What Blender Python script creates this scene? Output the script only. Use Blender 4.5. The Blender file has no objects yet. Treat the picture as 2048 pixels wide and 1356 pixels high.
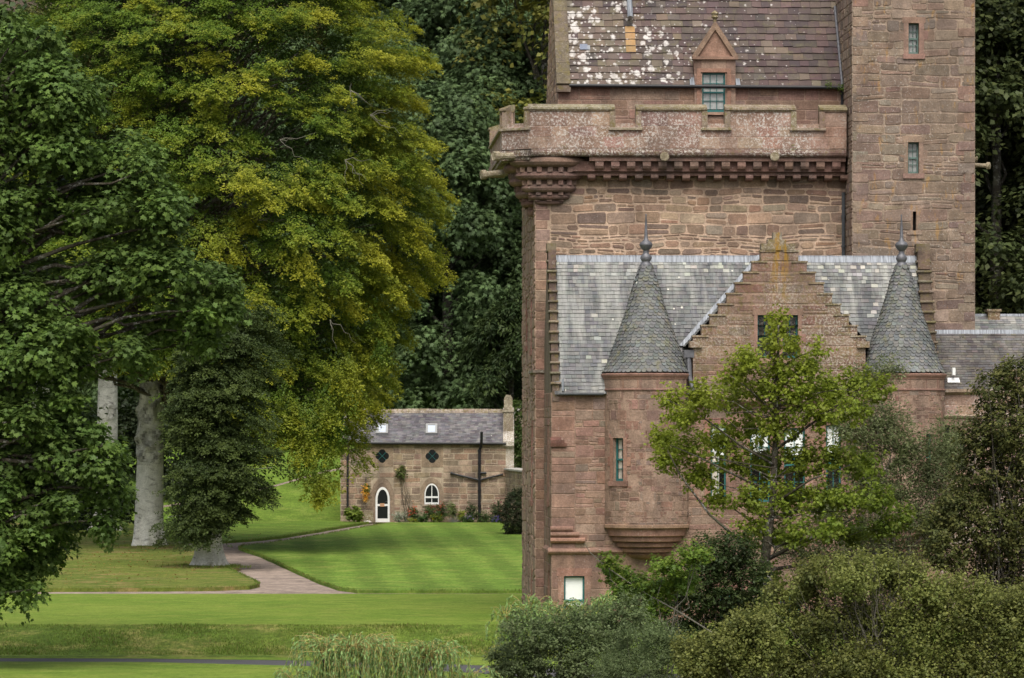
import bpy, math, random
import numpy as np

# ---------------------------------------------------------------- camera, sky, sun, exposure
sc = bpy.context.scene
COL = sc.collection
F, CAMZ, HY = 8533.0, 6.6, 850.0          # focal length in photo pixels, camera height, horizon row
cam_d = bpy.data.cameras.new('camera')
cam = bpy.data.objects.new('camera', cam_d); COL.objects.link(cam)
cam.location = (0, 0, CAMZ); cam.rotation_euler = (math.radians(90), 0, 0)
cam_d.sensor_width = 36.0; cam_d.lens = F / 2048 * 36.0
cam_d.shift_y = (HY - 678) / 2048
cam_d.clip_start = 1.0; cam_d.clip_end = 3000
cam_d.dof.use_dof = True; cam_d.dof.focus_distance = 144; cam_d.dof.aperture_fstop = 4.0
sc.camera = cam

SUN_EL, SUN_AZ = 54.0, 179.0              # azimuth: clockwise from +Y
w = bpy.data.worlds.new('World'); sc.world = w; w.use_nodes = True
wn = w.node_tree
sky = wn.nodes.new('ShaderNodeTexSky'); sky.sky_type = 'NISHITA'; sky.sun_disc = False
sky.sun_elevation = math.radians(SUN_EL); sky.sun_rotation = math.radians(SUN_AZ)
sky.dust_density = 4.0; sky.air_density = 1.0
hs = wn.nodes.new('ShaderNodeHueSaturation'); hs.inputs['Saturation'].default_value = 0.45
wn.links.new(sky.outputs[0], hs.inputs['Color'])
bg = wn.nodes['Background']; bg.inputs['Strength'].default_value = 0.15
wn.links.new(hs.outputs[0], bg.inputs['Color'])
sun_d = bpy.data.lights.new('sun', 'SUN'); sun_d.energy = 2.4; sun_d.angle = math.radians(42); sun_d.color = (1.0, 0.95, 0.87)
sun = bpy.data.objects.new('sun', sun_d); COL.objects.link(sun); sun.location = (-60, -60, 120)
_el, _az = math.radians(SUN_EL), math.radians(SUN_AZ)
sun.rotation_euler = (math.radians(90) - _el, 0, math.pi - _az)
sc.view_settings.view_transform = 'Standard'; sc.view_settings.look = 'None'
sc.view_settings.exposure = 0.3; sc.view_settings.gamma = 1.0

R = random.Random(11)
NP = np.random.default_rng(5)
def px(x, y, Y): return ((x - 1024) * Y / F, Y, CAMZ - (y - HY) * Y / F)

# ---------------------------------------------------------------- node helpers, materials
class G:
    def __init__(s, name):
        s.m = bpy.data.materials.new(name); s.m.use_nodes = True
        s.t = s.m.node_tree; s.b = s.t.nodes['Principled BSDF']; s.out = s.t.nodes['Material Output']
        s.tc = s.t.nodes.new('ShaderNodeTexCoord').outputs['Object']
    def put(s, sock, v):
        if v is None: return
        if hasattr(v, 'is_output'): s.t.links.new(v, sock)
        elif isinstance(v, (tuple, list)) and len(v) == 3 and sock.type == 'RGBA': sock.default_value = (*v, 1)
        else: sock.default_value = v
    def mapping(s, scale=(1, 1, 1), rot=(0, 0, 0), loc=(0, 0, 0), vec=None):
        n = s.t.nodes.new('ShaderNodeMapping'); s.put(n.inputs[0], vec or s.tc)
        n.inputs['Scale'].default_value = scale; n.inputs['Rotation'].default_value = rot; n.inputs['Location'].default_value = loc
        return n.outputs[0]
    def noise(s, scale, detail=4, rough=.55, vec=None, dist=0):
        n = s.t.nodes.new('ShaderNodeTexNoise'); s.put(n.inputs['Vector'], vec or s.tc)
        n.inputs['Scale'].default_value = scale; n.inputs['Detail'].default_value = detail
        n.inputs['Roughness'].default_value = rough; n.inputs['Distortion'].default_value = dist
        return n.outputs[0]
    def voro(s, scale, vec=None, feat='F1', rnd=1):
        n = s.t.nodes.new('ShaderNodeTexVoronoi'); n.feature = feat; s.put(n.inputs['Vector'], vec or s.tc)
        n.inputs['Scale'].default_value = scale; n.inputs['Randomness'].default_value = rnd
        return n.outputs['Distance']
    def rng(s, v, a, b, c=0.0, d=1.0, smooth=False):
        n = s.t.nodes.new('ShaderNodeMapRange'); s.put(n.inputs[0], v)
        if smooth: n.interpolation_type = 'SMOOTHSTEP'
        for i, q in enumerate((a, b, c, d)): n.inputs[i + 1].default_value = q
        return n.outputs[0]
    def math(s, op, a, b=None):
        n = s.t.nodes.new('ShaderNodeMath'); n.operation = op; s.put(n.inputs[0], a)
        if b is not None: s.put(n.inputs[1], b)
        return n.outputs[0]
    def mix(s, f, a, b, mode='MIX'):
        n = s.t.nodes.new('ShaderNodeMix'); n.data_type = 'RGBA'; n.blend_type = mode
        s.put(n.inputs[0], f); s.put(n.inputs[6], a); s.put(n.inputs[7], b)
        return n.outputs[2]
    def scale(s, c, f):                       # colour * scalar
        n = s.t.nodes.new('ShaderNodeVectorMath'); n.operation = 'SCALE'; s.put(n.inputs[0], c); s.put(n.inputs['Scale'], f)
        return n.outputs[0]
    def xyz(s, vec=None):
        n = s.t.nodes.new('ShaderNodeSeparateXYZ'); s.put(n.inputs[0], vec or s.tc); return n.outputs
    def attr(s, name='col'):
        n = s.t.nodes.new('ShaderNodeAttribute'); n.attribute_name = name; return n.outputs['Color']
    def bump(s, h, strength=.5, dist=.03):
        n = s.t.nodes.new('ShaderNodeBump'); n.inputs['Strength'].default_value = strength; n.inputs['Distance'].default_value = dist
        s.put(n.inputs['Height'], h); s.t.links.new(n.outputs[0], s.b.inputs['Normal'])
    def done(s, col, rough=.9, metal=0, spec=.3):
        s.put(s.b.inputs['Base Color'], col); s.put(s.b.inputs['Roughness'], rough); s.b.inputs['Metallic'].default_value = metal
        s.b.inputs['Specular IOR Level'].default_value = spec
        return s.m

def stone_mat(name, lichen=.3, soot=.5, lcol=(.56, .53, .48), bump=.7, moss=0.0, gold=0.0, rust=None, tone=(.885, .85, .81)):
    g = G(name); c = g.attr()
    c = g.mix(1.0, c, tone, 'MULTIPLY')
    c = g.scale(c, g.rng(g.noise(2.2, 6, .65), .25, .75, .62, 1.38))
    c = g.scale(c, g.rng(g.noise(17, 5, .7), .25, .75, .66, 1.34))
    st = g.noise(1.1, 5, .6, g.mapping((1, 1, .22)))
    c = g.mix(g.math('MULTIPLY', g.rng(st, .46, .68), soot), c, (.075, .058, .05))
    lm = g.rng(g.noise(.55, 3, .5), .3, .58)
    l1 = g.rng(g.noise(14, 8, .75), .49 + .12 * (1 - lichen), .56 + .12 * (1 - lichen))
    c = g.mix(g.math('MULTIPLY', g.math('MULTIPLY', l1, lm), min(1, lichen * 1.5)), c, lcol)
    if moss:
        c = g.mix(g.math('MULTIPLY', g.rng(g.noise(5, 6, .7), .5, .62), moss), c, (.16, .13, .045))
    if gold:
        c = g.mix(g.math('MULTIPLY', g.rng(g.noise(2.6, 6, .7, g.mapping((1.6, 1, .5))), .6, .66), gold), c, (.42, .22, .03))
    if rust:                                  # orange lichen running down from the gable top
        x, y, z = g.xyz()
        a = g.math('SUBTRACT', 1, g.math('ABSOLUTE', g.math('DIVIDE', g.math('SUBTRACT', x, rust[0]), rust[2])))
        b = g.rng(z, rust[1] - rust[3], rust[1], 0, 1)
        m_ = g.math('MULTIPLY', g.math('MULTIPLY', g.rng(a, 0, .6), b), g.rng(g.noise(3.2, 6, .7, g.mapping((1.5, 1, .45))), .5, .58))
        c = g.mix(g.math('MULTIPLY', m_, .8), c, (.3, .17, .025))
    h = g.math('ADD', g.math('MULTIPLY', g.noise(7, 8, .7), 1.0), g.math('MULTIPLY', g.noise(40, 4, .6), .4))
    g.bump(h, bump, .05)
    return g.done(c, .95, 0, .2)

def slate_mat(name, white=0.0, spots=0.0, warm=None, streak=.0, moss=0.0, blot=None):
    g = G(name); c = g.attr()
    c = g.scale(c, g.rng(g.noise(1.3, 5, .6), .25, .75, .7, 1.3))
    c = g.scale(c, g.rng(g.noise(22, 4, .7), .2, .8, .75, 1.25))
    if streak:
        x, y, z = g.xyz()
        sn = g.noise(2.0, 5, .65, g.mapping((1.0, .12, .12)))
        c = g.mix(g.math('MULTIPLY', g.rng(sn, .46, .66), streak), c, (.40, .40, .36))
    if blot:                                  # big pale crusts of lichen, thicker at the low end of x
        x, y, z = g.xyz()
        zone = g.math('MULTIPLY', g.rng(x, blot[0], blot[1], 1, .0), g.rng(z, blot[2], blot[3], 1.0, .6))
        lim = g.math('MULTIPLY', g.rng(g.noise(.8, 4, .6), .3, .62), zone)
        for sc_, am in ((3.0, .62), (6.5, .5)):
            vs = g.math('ADD', g.voro(sc_, g.mapping((1, .8, .8), loc=(sc_, 0, 0))), g.rng(g.noise(11, 4, .7), .3, .7, -.12, .12))
            c = g.mix(g.math('MULTIPLY', g.rng(g.math('SUBTRACT', vs, g.math('MULTIPLY', lim, am)), -.04, .09, .95, 0), g.rng(g.noise(5, 6, .75), .34, .56, .45, 1)), c, (.52, .49, .46))
    if spots:
        vs = g.voro(2.6, g.mapping((1, .75, .75)))
        lim = g.math('MULTIPLY', g.rng(g.noise(.5, 2), .42, .7), spots)
        c = g.mix(g.rng(g.math('SUBTRACT', vs, g.math('MULTIPLY', lim, .16)), 0, .03, 1, 0), c, (.6, .58, .5))
    if moss:
        c = g.mix(g.math('MULTIPLY', g.rng(g.noise(3, 6, .7), .52, .66), moss), c, (.15, .14, .05))
    g.bump(g.noise(26, 5, .7), .35, .02)
    return g.done(c, .72, 0, .35)

def plain(name, col, rough=.6, var=.25, scale=6, bump=0, metal=0, spec=.4):
    g = G(name)
    c = g.scale(g.mix(0, col, col), g.rng(g.noise(scale, 5, .65), .25, .75, 1 - var, 1 + var))
    if bump: g.bump(g.noise(scale * 3, 5, .7), bump, .02)
    return g.done(c, rough, metal, spec)

def leaf_mat(name, trans=.35, rough=.55, spec=.3):
    g = G(name); c = g.attr()
    g.done(c, rough, 0, spec)
    tr = g.t.nodes.new('ShaderNodeBsdfTranslucent'); g.t.links.new(g.scale(c, 1.1), tr.inputs[0])
    mx = g.t.nodes.new('ShaderNodeMixShader'); mx.inputs[0].default_value = trans
    g.t.links.new(g.b.outputs[0], mx.inputs[1]); g.t.links.new(tr.outputs[0], mx.inputs[2])
    g.t.links.new(mx.outputs[0], g.out.inputs[0])
    return g.m

def glass_mat(name, tint=.55, rough=.06):
    g = G(name)
    g.t.nodes.remove(g.b)
    tr = g.t.nodes.new('ShaderNodeBsdfTransparent'); tr.inputs[0].default_value = (tint, tint, tint, 1)
    gl = g.t.nodes.new('ShaderNodeBsdfGlossy'); gl.inputs['Roughness'].default_value = rough; gl.inputs[0].default_value = (.9, .93, .95, 1)
    bp = g.t.nodes.new('ShaderNodeBump'); bp.inputs['Strength'].default_value = .12; bp.inputs['Distance'].default_value = .02
    g.t.links.new(g.noise(4, 2), bp.inputs['Height']); g.t.links.new(bp.outputs[0], gl.inputs['Normal'])
    lw = g.t.nodes.new('ShaderNodeLayerWeight'); lw.inputs[0].default_value = .5
    mx = g.t.nodes.new('ShaderNodeMixShader'); g.t.links.new(g.rng(g.math('POWER', lw.outputs['Facing'], 5.0), 0, 1, .05, 1), mx.inputs[0])
    g.t.links.new(tr.outputs[0], mx.inputs[1]); g.t.links.new(gl.outputs[0], mx.inputs[2])
    g.t.links.new(mx.outputs[0], g.out.inputs[0])
    return g.m

def grass_mat(name, c1, c2, c3, stripe=None, dry=.2, fine=1.0):
    g = G(name)
    c = g.mix(g.rng(g.noise(.16, 6, .7), .38, .62), c1, c2)
    c = g.mix(g.math('MULTIPLY', g.rng(g.noise(.55, 7, .75), .5, .66), dry), c, c3)
    if stripe:                                # mowing stripes: the nap lies one way, then the other
        rot, freq, amt = stripe
        n = g.t.nodes.new('ShaderNodeTexWave'); n.wave_type = 'BANDS'; n.bands_direction = 'X'
        g.put(n.inputs['Vector'], g.mapping((1, 1, 1), (0, 0, rot)))
        n.inputs['Scale'].default_value = freq; n.inputs['Distortion'].default_value = 1.2; n.inputs['Detail'].default_value = 2; n.inputs['Detail Scale'].default_value = .3
        c = g.scale(c, g.rng(n.outputs['Fac'], .2, .8, 1 - amt, 1 + amt))
    c = g.scale(c, g.rng(g.noise(1.1, 7, .8), .36, .64, 1 - .26 * fine, 1 + .26 * fine))
    c = g.scale(c, g.rng(g.noise(9, 3, .8, g.mapping((1, .25, 1))), .33, .67, 1 - .22 * fine, 1 + .22 * fine))
    g.bump(g.noise(14, 5, .8), .8, .06)
    return g.done(c, .9, 0, .15)

M = {}
M['keep'] = stone_mat('keep rubble', .22, .35)
M['tower'] = stone_mat('tower rubble', .4, .35, gold=.35)
M['wing'] = stone_mat('wing rubble', .22, .45)
M['ashlar'] = stone_mat('weathered ashlar', .85, .35, (.5, .46, .42))
M['plainstone'] = stone_mat('dressed sandstone', .3, .45, bump=.4)
M['coping'] = stone_mat('lichened coping', .62, .35, (.5, .47, .39), moss=.8)
M['skew'] = stone_mat('mossy skew stone', .35, .8, (.42, .39, .33), moss=.6, tone=(.55, .6, .62))
M['corbel'] = stone_mat('red corbel stone', .25, .75, bump=.5, tone=(.70, .70, .68))
M['ledge'] = stone_mat('weathered ledge', .9, .85, (.5, .47, .42), tone=(.6, .6, .6), moss=.4)
M['spout'] = stone_mat('lichened spout stone', .7, .2, (.5, .47, .36), moss=.5)
M['gable'] = stone_mat('dormer gable stone', .95, .5, (.40, .35, .29), moss=.6, rust=(7.65, 12.3, .42, 2.4), tone=(.82, .78, .73))
M['cott'] = stone_mat('cottage stone', .3, .5, (.5, .46, .4), tone=(1.08, 1.05, .98))
M['cottpale'] = stone_mat('limewashed stone', .95, .35, (.62, .6, .55), tone=(1, 1, 1))
M['slate_keep'] = slate_mat('purple slate', blot=(1.2, 9.5, 17.5, 21.5), moss=.28)
M['slate_wing'] = slate_mat('blue grey slate', streak=.62, spots=.7)
M['slate_cone'] = slate_mat('scalloped slate', spots=.5, moss=.5)
M['slate_low'] = slate_mat('brown slate', spots=.25, streak=.12, moss=.3)
M['slate_cott'] = slate_mat('cottage slate', spots=.35, streak=.15)
g = G('lead sheet')
c = g.mix(g.rng(g.noise(9, 5, .7, g.mapping((2.5, .1, .15))), .4, .62), (.27, .29, .32), (.10, .11, .125))
M['lead'] = g.done(c, .55, .2, .5)
M['leaddark'] = plain('dark lead', (.12, .12, .13), .5, .35, 8, metal=.3)
M['iron'] = plain('black iron', (.012, .012, .014), .45, .2)
M['pipe'] = plain('grey pipe paint', (.05, .055, .06), .5, .3)
M['teal'] = plain('teal paint', (.018, .115, .11), .5, .25, 9)
M['greypaint'] = plain('faded green paint', (.1, .16, .14), .6, .3, 9)
M['skypane'] = plain('bright skylight glass', (.5, .55, .62), .1, .05, 2)
M['darkglass'] = plain('dark pane', (.012, .014, .015), .12, .1)
M['skyframe'] = plain('grey roof window frame', (.3, .3, .29), .5, .1)
M['white'] = plain('white paint', (.72, .72, .7), .5, .08)
M['blind'] = plain('roller blind', (.82, .84, .81), .9, .04)
M['curtain'] = plain('pale curtain', (.6, .55, .47), .95, .3, 12)
M['net'] = plain('grey net curtain', (.33, .34, .33), .95, .3, 9)
M['dark'] = plain('dark room', (.012, .012, .012), .9, .2)
M['brownwood'] = plain('brown timber', (.07, .035, .02), .6, .3)
M['glass'] = glass_mat('window glass', 1.0)
M['skyglass'] = glass_mat('skylight glass', .3, .1)
M['notice'] = plain('printed notice', (.45, .25, .14), .7, .4, 30)

def bark_mat(name, a, b, cdark, ring=1.0):
    g = G(name)
    c = g.mix(g.rng(g.noise(1.6, 7, .72, g.mapping((1, 1, .7))), .36, .62), a, b)
    c = g.mix(g.math('MULTIPLY', g.rng(g.noise(2.0, 8, .75, g.mapping((.7, .7, 1.8)), .8), .52, .62), .8 * ring), c, cdark)
    c = g.mix(g.math('MULTIPLY', g.rng(g.noise(5, 7, .75), .54, .62), .6 * ring), c, (.5, .5, .46))
    c = g.scale(c, g.rng(g.noise(18, 5, .7), .3, .7, .78, 1.22))
    c = g.mix(g.math('MULTIPLY', g.rng(g.noise(.9, 5, .7), .5, .66), .35), c, (.2, .21, .13))
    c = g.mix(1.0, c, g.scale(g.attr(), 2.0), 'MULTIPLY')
    g.bump(g.noise(6, 8, .75, g.mapping((1, 1, .6))), 1.0, .12)
    return g.done(c, .9, 0, .15)
M['beechbark'] = bark_mat('beech bark', (.68, .67, .63), (.46, .455, .41), (.13, .125, .11), .85)
M['brownbark'] = bark_mat('brown bark', (.06, .05, .038), (.1, .085, .06), (.02, .016, .012))
M['woodbark'] = bark_mat('shaded bark', (.03, .026, .02), (.045, .04, .03), (.012, .01, .008), .5)
M['greytwig'] = plain('grey twig', (.13, .12, .095), .9, .4, 5)
M['willowtwig'] = plain('willow twig', (.36, .29, .1), .7, .35, 5)
M['leaf'] = leaf_mat('leaf', .42)
M['leafglossy'] = leaf_mat('glossy leaf', .3, .62, .25)
M['leafdark'] = leaf_mat('dark leaf', .22, .6, .25)

# ---------------------------------------------------------------- mesh builder
class MB:
    def __init__(s): s.v = []; s.f = []; s.c = []; s.mi = []
    def face(s, pts, col=(.5, .5, .5)):
        n = len(s.v); s.v.extend(pts); s.f.append(tuple(range(n, n + len(pts)))); s.c.append(col)
    def box(s, x0, x1, y0, y1, z0, z1, col=(.5, .5, .5), top_in=0.0, bev=0.0):
        if x0 > x1: x0, x1 = x1, x0
        if y0 > y1: y0, y1 = y1, y0
        if z0 > z1: z0, z1 = z1, z0
        b = [(x0, y0, z0), (x1, y0, z0), (x1, y1, z0), (x0, y1, z0)]
        t = [(x0 + top_in, y0 + top_in, z1), (x1 - top_in, y0 + top_in, z1), (x1 - top_in, y1 - top_in, z1), (x0 + top_in, y1 - top_in, z1)]
        s.face(b[::-1], col); s.face(t, col)
        for i in range(4): j = (i + 1) % 4; s.face([b[i], b[j], t[j], t[i]], col)
    def prism(s, poly, axis, a, b, col=(.5, .5, .5)):
        """poly: list of 2D points; extruded along axis ('y': poly is x,z ; 'x': poly is y,z ; 'z': poly is x,y)"""
        def P(p, t): return (p[0], t, p[1]) if axis == 'y' else (t, p[0], p[1]) if axis == 'x' else (p[0], p[1], t)
        s.face([P(p, a) for p in poly], col); s.face([P(p, b) for p in poly][::-1], col)
        for i in range(len(poly)):
            j = (i + 1) % len(poly); s.face([P(poly[i], a), P(poly[i], b), P(poly[j], b), P(poly[j], a)], col)
    def tube(s, pts, rad, n=8, col=(.5, .5, .5), cap=True):
        P = [np.array(p, float) for p in pts]
        if not hasattr(rad, '__len__'): rad = [rad] * len(P)
        rings = []; up = np.array((.31, .22, .93))
        for i, p in enumerate(P):
            d = P[min(i + 1, len(P) - 1)] - P[max(i - 1, 0)]; d = d / (np.linalg.norm(d) + 1e-9)
            a = np.cross(d, up); 
            if np.linalg.norm(a) < .1: a = np.cross(d, (1, 0, 0))
            a /= np.linalg.norm(a); b = np.cross(d, a)
            rings.append([tuple(p + rad[i] * (math.cos(k * 2 * math.pi / n) * a + math.sin(k * 2 * math.pi / n) * b)) for k in range(n)])
        base = len(s.v)
        for r in rings: s.v.extend(r)
        for i in range(len(P) - 1):
            for k in range(n):
                q = (k + 1) % n
                s.f.append((base + i * n + k, base + i * n + q, base + (i + 1) * n + q, base + (i + 1) * n + k)); s.c.append(col)
        if cap:
            s.f.append(tuple(base + k for k in range(n))[::-1]); s.c.append(col)
            s.f.append(tuple(base + (len(P) - 1) * n + k for k in range(n))); s.c.append(col)
    def lathe(s, prof, cx, cy, n=32, a0=0, a1=2 * math.pi, sx=1, sy=1, colf=None, col=(.5, .5, .5)):
        full = abs(a1 - a0 - 2 * math.pi) < 1e-4; m = n if full else n + 1
        base = len(s.v)
        for r, z in prof:
            for k in range(m):
                a = a0 + (a1 - a0) * k / n; s.v.append((cx + sx * r * math.cos(a), cy + sy * r * math.sin(a), z))
        for i in range(len(prof) - 1):
            for k in range(n):
                q = (k + 1) % m
                s.f.append((base + i * m + k, base + i * m + q, base + (i + 1) * m + q, base + (i + 1) * m + k))
                s.c.append(colf(i, k) if colf else col)
        for i in (0, len(prof) - 1):
            if prof[i][0] > .01:
                fc = tuple(base + i * m + k for k in range(m)); s.f.append(fc[::-1] if i == 0 else fc); s.c.append(col if not colf else colf(i, 0))
    def build(s, name, mat, parent=None, org=None, smooth=False):
        me = bpy.data.meshes.new(name)
        v = np.array(s.v, float)
        if org is not None: v = v - np.array(org)
        me.from_pydata(v.tolist(), [], s.f)
        a = me.attributes.new('col', 'FLOAT_COLOR', 'FACE')
        cc = np.ones((len(s.f), 4), np.float32); cc[:, :3] = np.array(s.c, np.float32); a.data.foreach_set('color', cc.ravel())
        me.materials.append(mat)
        if smooth: me.polygons.foreach_set('use_smooth', np.ones(len(s.f), bool))
        me.update()
        o = bpy.data.objects.new(name, me); COL.objects.link(o)
        if parent: o.parent = parent
        return o

def tag(o, label=None, cat=None, group=None, kind=None):
    if label: o['label'] = label
    if cat: o['category'] = cat
    if group: o['group'] = group
    if kind: o['kind'] = kind
    return o
def thing(name, label, cat, loc=(0, 0, 0), rz=0, group=None):
    o = bpy.data.objects.new(name, None); COL.objects.link(o); o.location = loc; o.rotation_euler = (0, 0, rz)
    o.empty_display_size = .5
    return tag(o, label, cat, group)
def dup(root, loc, rz, scale, label, group=None):
    r = root.copy(); COL.objects.link(r); r.location = loc; r.rotation_euler = (0, 0, rz); r.scale = (scale,) * 3 if not hasattr(scale, '__len__') else scale
    tag(r, label, None, group)
    for ch in list(root.children):
        c = ch.copy(); COL.objects.link(c); c.parent = r
        for q in ch.children:
            d = q.copy(); COL.objects.link(d); d.parent = c
    return r

# ---------------------------------------------------------------- masonry and slates
def jit(c, a): k = 1 + R.uniform(-a, a); return tuple(max(0, x * k * (1 + R.uniform(-.05, .05))) for x in c)
PAL = {
 'keep': [(.30, .21, .15), (.34, .245, .175), (.25, .185, .14), (.37, .28, .205), (.23, .165, .13), (.29, .235, .185), (.32, .21, .15), (.19, .14, .115)],
 'tower': [(.245, .185, .145), (.27, .205, .16), (.225, .168, .138), (.29, .225, .175), (.245, .17, .135), (.24, .195, .16), (.2, .155, .13)],
 'wing': [(.25, .16, .125), (.28, .18, .14), (.22, .15, .122), (.235, .14, .112), (.27, .195, .15), (.235, .18, .15), (.29, .2, .158)],
 'red': [(.275, .175, .135), (.30, .195, .15), (.25, .162, .13), (.285, .2, .16)],
 'cott': [(.27, .205, .15), (.31, .24, .18), (.23, .17, .13), (.19, .145, .115), (.34, .27, .205), (.28, .19, .145)],
}
MORT = {'keep': (.50, .38, .29), 'tower': (.33, .26, .205), 'wing': (.31, .22, .172), 'red': (.33, .235, .185), 'cott': (.36, .3, .235)}

def stone(mb, mp, a, b, z0, z1, col, joint, proud, jt, rnd, edge=None):
    j = joint / 2; a += j; b -= j; z0 += j; z1 -= j
    if b - a < .03 or z1 - z0 < .02: return
    r = min(rnd, (b - a) * .3, (z1 - z0) * .35)
    J = lambda: R.uniform(-jt, jt)
    c = [(a + J(), z0 + J()), (b + J(), z0 + J()), (b + J(), z1 + J()), (a + J(), z1 + J())]
    o = []
    for i in range(4):
        p, q, s_ = c[i - 1], c[i], c[(i + 1) % 4]
        for t in (p, s_):
            L = math.hypot(t[0] - q[0], t[1] - q[1]) + 1e-6; k = r * R.uniform(.5, 1.2) / L
            o.append((q[0] + (t[0] - q[0]) * k, q[1] + (t[1] - q[1]) * k))
    cx, cz = (a + b) / 2, (z0 + z1) / 2
    d = proud * R.uniform(.5, 1.3); e = .014
    inn = [(x + (cx - x) * e / max(.05, (b - a) / 2), z + (cz - z) * e / max(.05, (z1 - z0) / 2)) for x, z in o]
    n = len(mb.v); mb.v.extend([mp(x, z, 0) for x, z in o]); mb.v.extend([mp(x, z, d * R.uniform(.75, 1.1)) for x, z in inn])
    for i in range(8):
        q = (i + 1) % 8; mb.f.append((n + i, n + q, n + 8 + q, n + 8 + i)); mb.c.append(edge or col)
    mb.f.append(tuple(range(n + 8, n + 16))); mb.c.append(col)

def wavy(mp, a=.028): return lambda u, z, d: mp(u, z + a * math.sin(u * 1.15 + z * 2.1) + a * .7 * math.sin(u * 2.9 - z * 4.3), d)
def masonry(mb, mp, u0, u1, z0, z1, pal, holes=(), row=(.17, .3), wid=(.28, .7), joint=.022, proud=.022, jt=.012, rnd=.035, clip=None, rubble=.15, quoin=None):
    z = z0; k = 0; edge = tuple(x * .7 + y * .3 for x, y in zip(MORT.get(pal, (.34, .23, .18)), PAL[pal][0]))
    while z < z1 - .02:
        h = R.uniform(*row)
        if z1 - z - h < row[0] * .6: h = z1 - z
        ivs = [clip(z, z + h)] if clip else [(u0, u1)]
        for (ha, hb, hc, hd) in holes:
            if z + h > hc + .01 and z < hd - .01:
                nn = []
                for a, b in ivs:
                    if hb <= a or ha >= b: nn.append((a, b)); continue
                    if ha > a: nn.append((a, ha))
                    if hb < b: nn.append((hb, b))
                ivs = nn
        for a, b in ivs:
            if b - a < .05: continue
            u = a
            while u < b - .01:
                ww = R.uniform(*wid) * (1 + .5 * (h / row[1] - .7))
                if b - u - ww < wid[0] * .6: ww = b - u
                col = jit(R.choice(PAL[pal]), .16)
                if R.random() < rubble and h > .16:
                    t = R.uniform(.3, .7) * h
                    stone(mb, mp, u, u + ww, z, z + t, col, joint, proud, jt, rnd, edge)
                    if R.random() < .4 and ww > .35:
                        m_ = ww * R.uniform(.35, .65)
                        stone(mb, mp, u, u + m_, z + t, z + h, jit(R.choice(PAL[pal]), .16), joint, proud, jt, rnd, edge)
                        stone(mb, mp, u + m_, u + ww, z + t, z + h, jit(R.choice(PAL[pal]), .16), joint, proud, jt, rnd, edge)
                    else: stone(mb, mp, u, u + ww, z + t, z + h, jit(R.choice(PAL[pal]), .16), joint, proud, jt, rnd, edge)
                else: stone(mb, mp, u, u + ww, z, z + h, col, joint, proud, jt, rnd, edge)
                u += ww
        z += h; k += 1

def wall_sheet(mb, mp, u0, u1, z0, z1, holes, depth, col, nu=1):
    us = sorted({u0, u1, *[h[0] for h in holes], *[h[1] for h in holes]} | ({u0 + (u1 - u0) * i / nu for i in range(nu)} if nu > 1 else set()))
    zs = sorted({z0, z1, *[h[2] for h in holes], *[h[3] for h in holes]})
    us = [u for u in us if u0 <= u <= u1]; zs = [z for z in zs if z0 <= z <= z1]
    for i in range(len(us) - 1):
        for j in range(len(zs) - 1):
            cu, cz = (us[i] + us[i + 1]) / 2, (zs[j] + zs[j + 1]) / 2
            if any(h[0] < cu < h[1] and h[2] < cz < h[3] for h in holes): continue
            mb.face([mp(us[i], zs[j], 0), mp(us[i + 1], zs[j], 0), mp(us[i + 1], zs[j + 1], 0), mp(us[i], zs[j + 1], 0)], col)
    rc = tuple(x * .95 for x in col)
    for a, b, c, d in holes:
        q = [(a, c), (b, c), (b, d), (a, d)]
        for i in range(4):
            p, r_ = q[i], q[(i + 1) % 4]
            mb.face([mp(*p, 0), mp(*p, -depth), mp(*r_, -depth), mp(*r_, 0)], rc)
        mb.face([mp(a, c, -depth), mp(b, c, -depth), mp(b, d, -depth), mp(a, d, -depth)], (.012, .012, .012))  # near-black back: the unlit room behind is painted as colour

def slates(mb, mp, S, ivf, row, wid, cols, thick=.018, jt=.012, gap=.006):
    n = max(1, round(S / row)); row = S / n
    for i in range(n):
        s0, s1 = i * row, min(S, (i + 1.25) * row)
        for a, b in ivf(i * row + row / 2):
            u = a - R.uniform(0, wid[0])
            while u < b:
                ww = R.uniform(*wid); p, q = max(a, u), min(b, u + ww); u += ww
                if q - p < .02: continue
                p += gap / 2; q -= gap / 2
                j0, j1 = R.uniform(-jt, jt), R.uniform(-jt, jt); th = thick * R.uniform(.8, 1.4)
                c = jit(R.choice(cols), .2)
                v = [mp(p, s0 + j0, th), mp(q, s0 + j1, th), mp(q, s1, .003), mp(p, s1, .003)]
                mb.face(v, c)
                mb.face([mp(p, s0 + j0, -.005), mp(q, s0 + j1, -.005), v[1], v[0]], tuple(x * .9 for x in c))
                mb.face([mp(p, s0 + j0, -.005), v[0], v[3]], c); mb.face([mp(q, s0 + j1, -.005), v[2], v[1]], c)

def flat(v0):  return lambda u, z, d: (u, v0 - d, z)
def sidew(u0): return lambda v, z, d: (u0 - d, v, z)
def cyl(cx, cy, Rr): return lambda u, z, d: (cx + (Rr + d) * math.sin(u / Rr), cy - (Rr + d) * math.cos(u / Rr), z)
def warp(mb, mp): pass

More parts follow.
